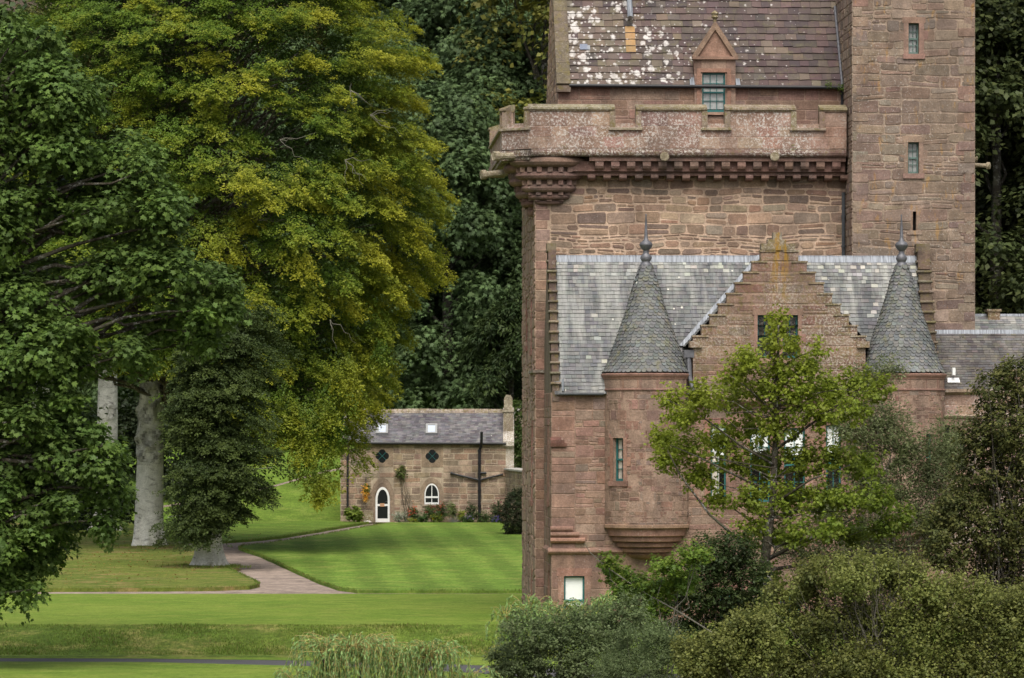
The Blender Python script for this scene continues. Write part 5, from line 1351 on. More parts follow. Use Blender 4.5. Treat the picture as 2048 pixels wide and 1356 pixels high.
st_ = lambda tp: (base[0] + 1.2, base[1], base[2] + max(7.0, min(24, (tp[2] - base[2]) * .72)))
lb_ = MB(); limbs(lb_, st_, [np.array(st_(b[0])) + (np.array(b[0]) - np.array(st_(b[0]))) * .82 for b in rr_], .12, 4, 7, .05); lb_.build('limb', M['brownbark'], beech, base)
mb.tube([(base[0] + .3, base[1], base[2] + 10), (base[0] + 1.5, base[1], base[2] + 18), (base[0] + 2.4, base[1], base[2] + 27)], [.5, .38, .1], 10)
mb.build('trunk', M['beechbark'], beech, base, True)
# bare grey twigs showing through the skin
for (x, y) in ((700, 180), (690, 320), (560, 280), (740, 230), (660, 640), (430, 300), (520, 440)):
    p = np.array(px(x, y, YB - 8.2)); mb = MB()
    for q_ in range(4):
        e = p + np.array((R.uniform(-.2, 1.8), R.uniform(-.3, .3), R.uniform(-1.4, .4))); limbs(mb, p, [e], .02, R.random(), 6, 0, .1)
    mb.build('bare_twig', M['greytwig'], beech, base)


# ---- front beech with shade painted into its dark low foliage
base = gp(416, 1138)
fb = thing('beech_tree', 'beech with low layered foliage coloured dark for shade and flared mossy trunk beside the gravel path', 'tree', base)
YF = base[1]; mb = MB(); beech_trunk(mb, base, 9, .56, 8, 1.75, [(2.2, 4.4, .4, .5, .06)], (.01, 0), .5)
bo = []
for (x, y, rx, rz) in ((430, 830, 80, 26), (370, 850, 40, 14), (500, 850, 46, 18), (410, 880, 60, 14), (470, 885, 60, 16), (372, 905, 34, 10), (520, 895, 30, 10), (430, 920, 60, 14), (490, 930, 50, 13), (380, 940, 40, 10), (440, 955, 54, 12), (500, 965, 32, 10), (355, 965, 30, 8), (400, 985, 44, 11), (460, 995, 40, 10), (345, 1000, 26, 7), (380, 1015, 34, 9), (430, 1020, 26, 8), (335, 1035, 26, 7), (365, 1048, 30, 8), (395, 1060, 22, 6), (325, 1065, 20, 5), (352, 1078, 22, 5), (545, 935, 18, 7), (410, 790, 80, 30), (480, 780, 80, 34), (390, 730, 70, 34), (460, 710, 80, 40), (520, 740, 60, 36), (400, 660, 60, 40), (480, 640, 80, 40), (345, 800, 36, 18)):
    s_ = F / YF; bo.append((px(x, y, YF - R.uniform(-.3, 1.5)), (rx / s_, R.uniform(.9, 1.4), rz / s_)))
rts, dcs, lns = [], [], []
for q_ in range(190):
    y = R.uniform(600, 1035); a = R.uniform(0, 2 * math.pi) if q_ % 5 < 3 else R.gauss(-1.57, .55); z_ = CAMZ - (y - HY) * YF / F
    side_ = math.cos(a); rl = np.interp(y, [600, 700, 800, 900, 1000, 1040], [1.9, 1.8, 1.8, 2.0, 2.4, 2.5]); rr2 = np.interp(y, [600, 700, 800, 900, 960, 1000, 1040], [2.9, 3.0, 2.9, 2.7, 2.2, 1.4, .8])
    rch = (rl + (rr2 - rl) * (side_ * .5 + .5)) * R.uniform(.62, 1.18)
    rts.append((base[0] + .3 + .35 * math.cos(a), base[1] + .35 * math.sin(a), z_)); dcs.append((math.cos(a), math.sin(a), R.uniform(-.45, .12) - (.22 if side_ < -.1 and y > 880 else 0))); lns.append(rch)
def fb_col(p, s_, k_, m_, a_):
    f = np.clip(-.25 + .75 * s_ + .5 * (k_ - .5) + .5 * (m_ - .5), 0, 1)[:, None]; return np.array((.034, .055, .014)) * (1 - f) + np.array((.085, .115, .024)) * f
plumes('crown', rts, dcs, lns, 42, 26, .1, .7, fb_col, M['leafdark'], fb, base, spread=.36, flatz=.3, droop=.4, rndn=.4)
limbs(mb, lambda tp: (base[0], base[1], base[2] + max(2.4, min(8, tp[2] - base[2] - .3))), [b[0] for b in bo], .07, 5)
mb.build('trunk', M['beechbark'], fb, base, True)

# ---- other pale trunks further back, crowns lost in the canopy above
def back_beech(x, y, r, h, label, crown, bulges=()):
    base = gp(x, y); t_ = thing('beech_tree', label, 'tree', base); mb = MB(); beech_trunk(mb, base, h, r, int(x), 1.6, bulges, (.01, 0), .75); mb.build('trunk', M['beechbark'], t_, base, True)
    bo = [(px(a, b, base[1] + R.uniform(-1, 1.5)), (c, c, c * .7)) for a, b, c in crown]
    foliage('crown', bo, 900, 26, .15, 1.0, [(.04, .06, .014), (.03, .048, .012)], DIA, M['leafdark'], t_, base, droop=.4, shell=.7, cull=.4)
back_beech(212, 1064, .62, 12, 'pale straight beech trunk half hidden behind the sycamore leaves', [(200, 600, 2.6), (160, 660, 2.2), (250, 640, 2.0), (130, 560, 2.5), (230, 520, 2.4)], [(6.6, 5.2, .35, .4, .2)])
back_beech(85, 1008, .7, 12, 'farthest beech trunk low on the left edge behind dark shrubs', [(90, 700, 3), (40, 760, 2.5), (140, 720, 2.5), (90, 620, 3)])

# ---- sycamore on the left
YS = 128.0; sS = F / YS; gx, gy, gz = px(-190, 0, YS)[0], YS, gh_(YS)
syc = thing('sycamore_tree', 'broad leaved green sycamore filling the left edge in the foreground', 'tree', (gx, gy, gz))
bo = []
for (x, y, rx, rz) in ((10, 130, 120, 70), (60, 110, 70, 50), (110, 190, 80, 80), (150, 210, 45, 45), (20, 260, 120, 80), (110, 300, 80, 50), (230, 330, 70, 55), (290, 340, 30, 50), (150, 400, 110, 60), (260, 430, 95, 60), (330, 420, 40, 50), (40, 420, 100, 70), (340, 540, 90, 55), (410, 590, 50, 62), (440, 610, 26, 55), (250, 540, 90, 55), (130, 560, 120, 60), (370, 650, 75, 40), (420, 680, 30, 24), (20, 600, 100, 60), (60, 700, 110, 60), (130, 720, 70, 50), (265, 705, 40, 40), (70, 800, 100, 60), (140, 850, 60, 50), (205, 930, 42, 45), (130, 910, 70, 55), (215, 980, 40, 55), (215, 1050, 20, 28), (40, 890, 90, 60), (60, 990, 80, 50), (110, 1050, 50, 50), (70, 1110, 70, 50), (25, 1170, 45, 50), (-30, 1080, 60, 80), (-80, 250, 130, 130), (-90, 500, 120, 140), (-90, 760, 130, 140), (-90, 960, 100, 120), (10, 45, 40, 30)):
    bo.append((px(x, y, YS + R.uniform(-2.0, 1.4)), (rx / sS * .92, R.uniform(.9, 1.5), rz / sS * .9)))
    for q_ in range(3):
        a = R.uniform(-.6, 3.6); k = R.uniform(.24, .42); bo.append((px(x + rx * .85 * math.cos(a), y - rz * .85 * math.sin(a), YS + R.uniform(-2.0, .6)), (rx / sS * k + .12, rx / sS * k + .12, rz / sS * k + .06)))
foliage('crown', bo, 7600, 13, .155, .55, [(.084, .142, .027), (.07, .122, .026), (.1, .16, .03), (.076, .132, .03)], LOBE, M['leafglossy'], syc, (gx, gy, gz), droop=.45, out=.8, shell=.5, fan=.7, upn=.9, outn=.7, rndn=.45, cull=.6, tipcol=((.12, .17, .032), .4), under=.6)
mb = MB(); mb.tube([(gx, gy, gz - .2), (gx, gy, gz + 4), (gx + .3, gy, gz + 9), (gx + .4, gy, gz + 17)], [.6, .48, .36, .12], 12)
limbs(mb, lambda tp: (gx + .2, gy, max(gz + 2.0, min(gz + 14, tp[2] * .8))), [b[0] for b in bo if R.random() < .75], .12, 7, 7, .04)
mb.build('trunk', M['brownbark'], syc, (gx, gy, gz), True)

# ---- wood on the hill behind
def wood_tree(label, h, rad, cols, tmpl, lsize, seed, droop=.8, nb=60, ntw=2600, lpt=14, cat='tree', name='chestnut_tree', low=.12, group='trees of the wood behind the cottage and castle', tip=None, mat='leafdark'):
    t_ = thing(name, label, cat, group=group); rr = random.Random(seed); bo = []
    for k in range(nb):
        u = rr.uniform(low, 1); a = rr.uniform(0, 2 * math.pi); prof_r = rad * (math.sin(math.pi * min(1, .12 + u * .86)) ** .6)
        f = rr.uniform(.55, .9); bo.append(((prof_r * f * math.cos(a), prof_r * f * math.sin(a), h * u), (rad * rr.uniform(.22, .36), rad * rr.uniform(.22, .36), rad * rr.uniform(.14, .24))))
    foliage('crown', bo, ntw, lpt, lsize, rad * .2, cols, tmpl, M[mat], t_, None, droop=droop, shell=.55, cull=.62, under=.35, upn=.8, outn=.6, tipcol=tip)
    mb = MB(); mb.tube([(0, 0, -.5), (0, 0, h * .4), (.2, .1, h * .95)], [rad * .07, rad * .055, .05], 8); limbs(mb, lambda tp: (0, 0, tp[2] * .7), [b[0] for b in bo[:26]], rad * .02, seed); mb.build('trunk', M['woodbark'], t_, None, True)
    return t_
GRP = 'trees of the wood behind the cottage and castle'
BG = [(.075, .118, .042), (.092, .138, .048), (.062, .098, .036)]
YG = [(.12, .13, .024), (.095, .115, .024), (.14, .14, .026)]
OL = [(.09, .095, .022), (.075, .085, .02), (.1, .1, .022)]
proto1 = wood_tree('dark blue green chestnut above the cottage roof ridge', 22, 6.0, BG, HAND, .36, 21, tip=((.1, .16, .07), .4), ntw=3600, nb=80)
proto2 = wood_tree('yellow green tree high on the hill beside the castle gable', 20, 5.5, YG, DIA, .3, 22, .3, tip=((.19, .18, .035), .5))
proto3 = wood_tree('olive green tree at the top left behind the golden beech', 20, 6.0, OL, DIA, .3, 23, .3)
proto4 = wood_tree('drooping dark yew between the chestnut and the castle corner', 11, 3.2, [(.03, .05, .014), (.024, .042, .013), (.04, .06, .016)], NARR, .34, 24, .9, 46, 1700, 18, name='yew_tree', low=.05)
proto5 = wood_tree('tall dark tree directly right of the stair tower', 27, 6.0, [(.036, .05, .016), (.044, .06, .018), (.03, .044, .015)], DIA, .32, 25, .3, 170, 8500, 12, tip=((.11, .115, .03), .35))
def place(p, x, Y): p.location = ((x - 1024) * Y / F, Y, gh_(Y) + (0 if Y < 246 else -.2))
place(proto1, 895, 268); place(proto2, 1085, 277); proto2.scale = (1.35, 1.35, 1.5); place(proto3, 250, 292); place(proto4, 1022, 262); place(proto5, 1990, 199)
first = [True]
def wd(p, x, Y, sc_, label, rz=None):
    return dup(p, ((x - 1024) * Y / F, Y, gh_(Y) + (0 if Y < 246 else -.2)), R.uniform(0, 6.28) if rz is None else rz, sc_, label, GRP)
wd(proto1, 985, 280, 1.05, 'dark chestnut behind the cottage chimney, in the shade of its taller neighbour')
wd(proto1, 780, 279, 1.0, 'dark chestnut partly hidden behind the right edge of the golden beech')
wd(proto1, 930, 293, 1.1, 'tall blue green chestnut rising behind the ones above the cottage roof')
wd(proto1, 1060, 270, .72, 'dark chestnut showing between the yew and the castle parapet')
wd(proto1, 840, 304, 1.1, 'blue green chestnut at the top of the frame beside the golden beech')
wd(proto2, 1000, 318, 1.0, 'yellowish tree highest up the hill, above the castle battlements')
wd(proto3, 700, 310, 1.1, 'olive tree at the top edge right behind the golden crown')
wd(proto1, 1130, 305, 1.1, 'dark chestnut hidden mostly behind the castle gable')
wd(proto3, 90, 285, 1.1, 'olive tree at the top left corner behind the sycamore')
wd(proto3, 430, 300, 1.15, 'olive tree behind the top of the golden beech')
wd(proto1, 560, 280, 1.0, 'dark chestnut in the deep shade behind the golden beech branches')
wd(proto1, 330, 272, .9, 'dark chestnut in shade between the two pale beech trunks')
wd(proto1, 140, 270, .9, 'dark chestnut in shade far behind the sycamore leaves')
wd(proto1, 640, 285, .85, 'dark chestnut on the slope left of the cottage roof')
wd(proto5, 2110, 205, 1.0, 'tall dark tree at the top right corner', 1.0)
wd(proto5, 1900, 214, 1.0, 'tall dark tree hidden partly behind the stair tower', 2.2)
wd(proto5, 2050, 222, 1.12, 'dark tree filling the gap behind the two beside the tower', 4.0)
# deep woodland beyond, one mass
b_bo = [(((x - 1024) * Y / F, Y, gh_(Y) + h_), (6.5, 4.0, 5.5)) for x, Y, h_ in [(x + R.uniform(-40, 40), Y, h_) for Y in (318, 336) for x in range(-60, 1300, 95) for h_ in (3, 9, 16)]]
tag(foliage('woodland', b_bo, 6000, 12, .6, 1.8, BG + OL, DIA, M['leafdark'], None, None, droop=.4, shell=.4, cull=.7, under=.4), kind='stuff', label='dense dark wood covering the hillside far behind the trees', cat='woodland')
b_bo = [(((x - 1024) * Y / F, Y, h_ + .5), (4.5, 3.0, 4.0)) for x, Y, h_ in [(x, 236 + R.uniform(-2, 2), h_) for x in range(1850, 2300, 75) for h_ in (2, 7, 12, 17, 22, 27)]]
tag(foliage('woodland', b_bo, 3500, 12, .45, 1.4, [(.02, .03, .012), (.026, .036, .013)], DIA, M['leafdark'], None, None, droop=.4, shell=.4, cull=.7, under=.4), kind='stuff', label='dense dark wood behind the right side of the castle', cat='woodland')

def shrub(name, label, cat, x, Y, blobs, ntw, lpt, lsize, twig, cols, tmpl=OVAL, mat='leaf', stems=14, stemr=.025, stemmat='greytwig', gz=None, dep=(.6, 1.2), **kw):
    s_ = F / Y; gz = gh_(Y) if gz is None else gz; base = ((x - 1024) * Y / F, Y, gz); t_ = thing(name, label, cat, base)
    bo = [(px(a, b, Y + R.uniform(-.5, .5) * dep[1]), (rx / s_, max(.25, R.uniform(*dep) * min(1.2, .5 * (rx + rz) / s_ + .3)), rz / s_)) for a, b, rx, rz in blobs]
    foliage('foliage', bo, ntw, lpt, lsize, twig, cols, tmpl, M[mat], t_, base, **kw)
    if stems:
        mb = MB(); tips = [b[0] for b in bo]; tips = tips + [tuple(np.array(R.choice(bo)[0]) + np.array([R.uniform(-.7, .7) * q_ for q_ in R.choice(bo)[1]])) for _ in range(stems)]
        limbs(mb, base, tips, stemr, 9, 7, .05, .07); mb.build('stem', M[stemmat], t_, base)
    return t_
# understorey behind the pale trunks
shrub('rhododendron', 'dark rhododendron mound below the sycamore between the pale trunks', 'shrub', 150, 231, [(110, 960, 60, 50), (160, 1000, 60, 50), (90, 1010, 60, 45), (200, 1010, 45, 45), (240, 1000, 28, 40), (130, 1040, 70, 22)], 900, 16, .17, .5, [(.022, .034, .012), (.028, .04, .014)], OVAL, 'leafdark', 0, droop=.3)
shrub('laurel', 'dark evergreen shrubs in deep shade at the wood edge behind the trunks', 'shrub', 330, 252, [(60, 930, 90, 60), (200, 920, 90, 70), (330, 910, 80, 70), (440, 900, 70, 60), (-60, 930, 90, 80), (300, 840, 80, 60), (130, 850, 90, 60), (420, 830, 70, 60)], 1600, 16, .22, .7, [(.018, .028, .011), (.024, .034, .013)], OVAL, 'leafdark', 0, droop=.3)
# clipped hedge by the castle corner
shrub('hedge', 'rounded clipped dark hedge at the lawn end beside the castle corner', 'hedge', 1035, 226, [(1030, 1030, 24, 48), (1040, 1010, 26, 32), (1030, 1060, 20, 28), (1060, 1030, 30, 50)], 1500, 16, .07, .22, [(.03, .05, .016), (.04, .055, .018), (.045, .045, .02)], OVAL, 'leafdark', 0, droop=.1, shell=.25, out=.5, dep=(.8, 1.2))
shrub('ivy', 'sunlit ivy climbing behind the gap right of the cottage chimney', 'ivy', 1033, 253, [(1033, 870, 14, 30), (1030, 920, 14, 36), (1036, 820, 16, 18), (1044, 890, 14, 40)], 500, 14, .12, .3, [(.06, .1, .02), (.08, .12, .025)], OVAL, 'leaf', 0, droop=.4)

# ---- flowers and shrubs in the cottage bed
GRN = [(.07, .12, .03), (.06, .1, .028)]
def bedplant(name, label, cat, x, y, rx, rz, cols, n=120, lp=12, ls=.07, tm=OVAL, flower=None, Y=243.4):
    t_ = thing(name, label, cat, ((x - 1024) * Y / F, Y, gh_(Y))); s_ = F / Y; b0 = tuple(t_.location)
    bo = [(px(x, y, Y), (rx / s_, min(.5, rx / s_), rz / s_)), (px(x + rx * .3, y + rz * .2, Y), (rx / s_ * .7, .35, rz / s_ * .8))]
    foliage('foliage', bo, n, lp, ls, .2, cols, tm, M['leaf'], t_, b0, droop=.2, shell=.7, cull=0)
    if flower: foliage('flower', [(px(x, y - rz * .35, Y - .1), (rx / s_ * .95, .35, rz / s_ * .75))], int(flower[1]), 5, flower[2], .12, [flower[0]], OVAL, M['leaf'], t_, b0, droop=0, shell=.6, cull=0)
    return t_
bedplant('hosta', 'yellow green leafy hosta at the left foot of the cottage wall', 'plant', 708, 1026, 15, 13, [(.2, .26, .04), (.16, .22, .04)], 90, 8, .2)
bedplant('flowering_plant', 'silvery white flowered clump beside the white door', 'flower', 800, 1034, 17, 10, [(.2, .24, .16), (.26, .28, .2)], 120, 12, .06, flower=((.6, .6, .5), 60, .06))
bedplant('flowering_plant', 'orange red flowers nearest the white door', 'flower', 826, 1026, 10, 14, GRN, 80, flower=((.5, .07, .02), 22, .07))
bedplant('flowering_plant', 'red flower clump under the left half of the arched window', 'flower', 858, 1024, 15, 15, GRN, 110, flower=((.42, .06, .03), 32, .065))
bedplant('flowering_plant', 'red flower clump just right of the arched window', 'flower', 882, 1020, 13, 17, GRN, 110, flower=((.44, .07, .035), 38, .065))
bedplant('shrub', 'pale green upright shrub right of the red flowers', 'shrub', 902, 1020, 10, 20, [(.15, .2, .06), (.19, .23, .09)], 120)
bedplant('shrub', 'dark green bush between the pale shrub and the black drainpipe', 'shrub', 942, 1022, 12, 18, [(.05, .08, .025)], 120)
bedplant('flowering_plant', 'yellow green low clump at the front of the bed left of centre', 'flower', 828, 1040, 13, 6, [(.2, .24, .04)], 80, flower=((.6, .45, .02), 12, .06))
bedplant('flowering_plant', 'bright yellow flowers below the red ones', 'flower', 872, 1036, 14, 7, [(.16, .22, .04)], 80, flower=((.55, .45, .03), 24, .06), Y=243.1)
bedplant('shrub', 'lime green leaves left of the dark green bush', 'plant', 922, 1030, 10, 12, [(.2, .25, .03), (.24, .27, .04)], 90)
bedplant('lavender', 'grey leaved low lavender in front of the lime green leaves', 'plant', 909, 1041, 11, 7, [(.2, .22, .2)], 80, 12, .06, NARR, Y=243.0)
bedplant('flowering_plant', 'mauve flowered clump left of the drainpipe foot', 'flower', 935, 1039, 13, 8, GRN, 90, flower=((.25, .2, .42), 26, .06), Y=243.0)
bedplant('shrub', 'leafy green clump right of the drainpipe foot', 'shrub', 968, 1036, 18, 14, GRN, 140)
bedplant('flowering_plant', 'blue purple flowers at the right end of the bed', 'flower', 992, 1042, 12, 9, GRN, 90, flower=((.18, .14, .45), 40, .065), Y=243.0)
bedplant('rose_bush', 'loose dark rose bush with pink blooms at the right end of the cottage', 'shrub', 994, 1020, 16, 18, [(.04, .065, .02)], 130, flower=((.4, .08, .14), 8, .08))
bedplant('shrub', 'small green clump beneath the arched window between the two red ones', 'shrub', 845, 1035, 10, 9, [(.06, .11, .03)], 70, Y=243.1)
hb = bedplant('hanging_basket', 'hanging basket with orange trailing flowers left of the white door', 'hanging basket', 732, 976, 8, 7, [(.12, .16, .03)], 50, 10, .07, flower=((.6, .3, .04), 20, .07), Y=244.1)
foliage('trailing_flower', [(px(731, 987, 244.0), (.13, .12, .38))], 40, 10, .07, .2, [(.6, .36, .05), (.55, .28, .04)], OVAL, M['leaf'], hb, tuple(hb.location), droop=.8, cull=0)
b_ = MB(); b_.tube([P3(732, 955, .0), P3(732, 957, .3), P3(732, 970, .35)], .02, 5); b_.build('bracket', M['iron'], hb, tuple(hb.location))
rs = bedplant('climbing_rose', 'climbing rose with pale yellow blooms and thin bare stems between door and window', 'climbing plant', 801, 944, 11, 15, [(.08, .12, .03), (.1, .13, .03)], 70, 9, .08, flower=((.7, .6, .3), 5, .1), Y=244.3)
b_ = MB()
for k in range(5): limbs(b_, P3(812 + k * 4, 1034, .1), [P3(796 + k * 5, 940 + 8 * k, .06)], .022, k, 7, 0, .03)
b_.build('stem', M['brownbark'], rs, tuple(rs.location))

# ================================================================ FOREGROUND, RIGHT
# oak sapling in front of the castle
YO = 118.0; sO = F / YO
ob_ = px(1542, 1330, YO); oak = thing('oak_tree', 'bright yellow green young oak with open layered branches before the castle', 'tree', (ob_[0], YO, gh_(YO)))
oo = tuple(oak.location)
bl = [(1556, 655, 14, 24), (1546, 690, 16, 16), (1584, 694, 14, 12), (1636, 700, 18, 10), (1492, 722, 26, 18), (1560, 730, 34, 26), (1610, 740, 30, 20), (1480, 750, 40, 24), (1530, 780, 46, 30), (1590, 790, 50, 28), (1650, 780, 50, 26), (1710, 770, 46, 24), (1750, 780, 34, 22), (1460, 800, 46, 28), (1410, 800, 34, 26), (1340, 800, 24, 16), (1370, 830, 36, 22), (1330, 880, 32, 22), (1380, 900, 50, 26), (1440, 880, 40, 24), (1500, 860, 40, 26), (1560, 850, 50, 30), (1640, 830, 50, 26), (1700, 820, 40, 22), (1330, 920, 30, 20), (1400, 950, 40, 22), (1470, 930, 46, 26), (1540, 930, 50, 30), (1610, 920, 50, 30), (1680, 920, 44, 26), (1730, 930, 36, 20), (1440, 1000, 36, 18), (1500, 1000, 46, 28), (1570, 1000, 50, 30), (1640, 1000, 46, 26), (1700, 1000, 40, 22), (1760, 1000, 30, 20), (1540, 1070, 50, 26), (1600, 1070, 40, 22), (1700, 1070, 46, 18), (1770, 1060, 30, 16), (1500, 1060, 30, 20), (1540, 1160, 26, 26), (1530, 1210, 36, 26), (1480, 1240, 30, 18), (1800, 1040, 30, 22), (1660, 1060, 30, 14)]
bo = [(px(a, b, YO + R.uniform(-1.3, 1.3)), (rx / sO * 1.02, R.uniform(.4, .8), rz / sO * 1.3)) for a, b, rx, rz in bl]
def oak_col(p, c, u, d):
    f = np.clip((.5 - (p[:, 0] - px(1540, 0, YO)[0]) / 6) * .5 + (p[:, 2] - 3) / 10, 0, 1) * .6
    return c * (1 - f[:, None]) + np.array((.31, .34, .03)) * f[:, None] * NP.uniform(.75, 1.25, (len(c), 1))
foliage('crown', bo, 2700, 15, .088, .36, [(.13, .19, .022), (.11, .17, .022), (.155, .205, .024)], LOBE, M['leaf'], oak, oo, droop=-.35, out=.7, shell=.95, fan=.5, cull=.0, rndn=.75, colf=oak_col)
mb = MB(); T = lambda *pts: [px(a, b, YO + d) for a, b, d in pts]
mb.tube(T((1542, 1340, 0), (1540, 1200, 0), (1530, 1120, 0), (1545, 1000, .1), (1552, 860, 0), (1556, 740, 0), (1557, 650, 0)), [.2, .17, .14, .1, .075, .05, .02], 8)
for pts, r in ((((1536, 1160, 0), (1490, 1105, -.3), (1478, 1080, -.4), (1420, 1030, -.6), (1360, 950, -.8), (1335, 900, -.9)), .06), (((1532, 1120, 0), (1580, 1095, -.3), (1660, 1060, -.5), (1720, 1030, -.6)), .07), (((1534, 1140, 0), (1640, 1125, .3), (1740, 1108, .5), (1830, 1105, .7)), .06), (((1545, 985, 0), (1470, 950, -.5), (1400, 915, -.8), (1340, 890, -1)), .045), (((1548, 930, 0), (1480, 890, -.4), (1400, 830, -.6), (1335, 800, -.8)), .04), (((1550, 900, 0), (1620, 850, -.4), (1690, 800, -.6), (1760, 770, -.8)), .045), (((1545, 1010, 0), (1620, 960, -.5), (1700, 930, -.8)), .045), (((1552, 830, 0), (1500, 780, -.3), (1460, 750, -.5)), .03), (((1554, 780, 0), (1600, 730, .2), (1640, 695, .3)), .025), (((1538, 1080, 0), (1500, 1040, .3), (1440, 1000, .6)), .04)):
    P_ = T(*pts); mb.tube(P_, [r * (1 - .75 * k / (len(P_) - 1)) for k in range(len(P_))], 6)
limbs(mb, lambda tp: (px(1548, 0, YO)[0], YO, tp[2] - .5), [b[0] for b in bo], .022, 12, 5, .02, .08)
mb.build('trunk', M['brownbark'], oak, oo, True)
# second oak sprig with a bare branch
YO2 = 112.0
shrub('oak_sapling', 'small bright oak sapling with one long bare grey branch below the turret base', 'tree', 1320, YO2, [(1232, 1140, 24, 22), (1215, 1125, 14, 14), (1270, 1170, 40, 26), (1330, 1130, 34, 16), (1390, 1110, 36, 16), (1310, 1180, 40, 26), (1240, 1190, 26, 24), (1360, 1160, 30, 20), (1290, 1215, 40, 24)], 620, 15, .08, .3, [(.13, .2, .025), (.16, .22, .028), (.1, .17, .025)], LOBE, 'leaf', 6, droop=0, shell=.85, cull=.2, fan=.6)
br_ = thing('branch', 'bare grey branch slanting across the ground floor of the castle', 'branch', px(1440, 1275, YO2))
mb = MB(); mb.tube([px(a, b, YO2 - .3) for a, b in ((1440, 1275), (1360, 1225), (1280, 1180), (1215, 1135), (1180, 1105), (1168, 1086))], [.022, .02, .018, .015, .011, .007], 6); mb.build('stem', M['greytwig'], br_, tuple(br_.location))
# feathery grey green tree right of the oak
shrub('sallow', 'feathery grey green sallow with thin stems behind the oak', 'tree', 1760, 124, [(1740, 760, 46, 24), (1780, 740, 30, 18), (1700, 860, 40, 60), (1760, 850, 44, 60), (1810, 900, 30, 60), (1740, 960, 50, 60), (1800, 990, 40, 60), (1860, 950, 34, 90), (1900, 900, 34, 70), (1850, 1050, 50, 60), (1720, 1060, 60, 40), (1650, 1020, 40, 50), (1900, 1000, 30, 80), (1620, 1110, 56, 28), (1690, 1110, 60, 30), (1580, 1080, 40, 24), (1770, 1110, 50, 34)], 3000, 14, .12, .55, [(.125, .15, .06), (.15, .175, .075), (.105, .13, .048)], NARR, 'leaf', 46, .022, droop=-.1, shell=.95, cull=0, fan=.35, rndn=.8)
# dark evergreen at the right edge
shrub('holm_oak', 'dense dark evergreen with brownish tips at the right edge', 'tree', 2010, 113, [(1985, 780, 40, 40), (2040, 760, 40, 50), (2000, 850, 50, 60), (1950, 880, 34, 50), (2050, 880, 60, 80), (1960, 960, 60, 50), (2040, 990, 70, 70), (1920, 1020, 44, 50), (1870, 1060, 30, 40), (1980, 1060, 70, 50), (1890, 1110, 44, 30), (2050, 1100, 60, 60), (1960, 1130, 60, 36), (2030, 1180, 50, 40), (2010, 745, 20, 20)], 3000, 14, .085, .32, [(.065, .08, .02), (.052, .066, .018), (.08, .088, .022)], OVAL, 'leafglossy', 20, .04, 'brownbark', droop=.05, shell=.6, cull=.55, tipcol=((.18, .17, .045), .45))
# dark bush behind, left of the oak trunk
shrub('laurel', 'dark green bush below the oak left of its trunk', 'shrub', 1420, 115.5, [(1420, 1110, 50, 40), (1470, 1100, 40, 40), (1390, 1170, 60, 50), (1450, 1190, 60, 60), (1500, 1150, 40, 50), (1350, 1240, 60, 50), (1430, 1270, 60, 50), (1500, 1240, 40, 60), (1330, 1190, 40, 30)], 2200, 14, .075, .3, [(.05, .08, .022), (.042, .066, .02), (.065, .085, .026)], OVAL, 'leaf', 12, droop=.05, shell=.6, cull=.5)
# big olive bush along the bottom right
OLV = [(.15, .18, .045), (.13, .158, .04), (.17, .195, .05), (.11, .138, .034)]
shrub('olive_shrub', 'broad olive yellow shrub with grey twigs filling the bottom right corner', 'shrub', 1760, 100, [(1620, 1180, 50, 36), (1700, 1165, 60, 34), (1780, 1165, 50, 34), (1850, 1190, 50, 34), (1560, 1240, 50, 40), (1640, 1250, 70, 50), (1740, 1250, 80, 60), (1840, 1260, 80, 60), (1930, 1240, 60, 50), (2010, 1250, 60, 60), (1960, 1200, 40, 30), (1500, 1300, 50, 50), (1580, 1330, 70, 50), (1700, 1340, 80, 50), (1820, 1350, 80, 60), (1940, 1340, 80, 60), (2050, 1340, 60, 70), (1620, 1155, 20, 18), (1680, 1140, 20, 14), (1770, 1140, 20, 14), (1720, 1128, 12, 12), (1640, 1135, 12, 12), (1545, 1195, 22, 20), (1600, 1190, 24, 22), (1830, 1150, 20, 18), (1905, 1180, 26, 20), (1870, 1215, 30, 26), (2050, 1220, 40, 40)], 7600, 14, .068, .4, OLV, OVAL, 'leaf', 190, .015, gz=-.9, droop=-.75, shell=.95, cull=.45, out=.5, fan=.28, btone=.35, rndn=.6, tipcol=((.25, .245, .06), .55))
shrub('olive_shrub', 'smaller olive yellow shrub in front of the dark bush, left of the broad one', 'shrub', 1500, 97, [(1495, 1260, 44, 28), (1440, 1300, 46, 30), (1480, 1340, 60, 40), (1400, 1340, 46, 36), (1530, 1300, 40, 40), (1370, 1310, 26, 30)], 1800, 14, .07, .3, OLV, OVAL, 'leaf', 24, .014, gz=-.95, droop=-.75, shell=.7, cull=.45, out=.45, fan=.28, btone=.35, rndn=.6, tipcol=((.25, .245, .06), .55))
shrub('grey_willow', 'light grey green upright willow shrub at the bottom centre right', 'shrub', 1290, 99, [(1260, 1300, 44, 36), (1320, 1300, 40, 34), (1290, 1340, 60, 40), (1230, 1340, 40, 34), (1350, 1290, 26, 26), (1255, 1270, 16, 18), (1310, 1265, 18, 16)], 1500, 14, .07, .28, [(.14, .19, .075), (.165, .21, .085), (.12, .165, .065)], NARR, 'leaf', 18, .012, gz=-.95, droop=-.3, shell=.7, cull=.4, rndn=.8)
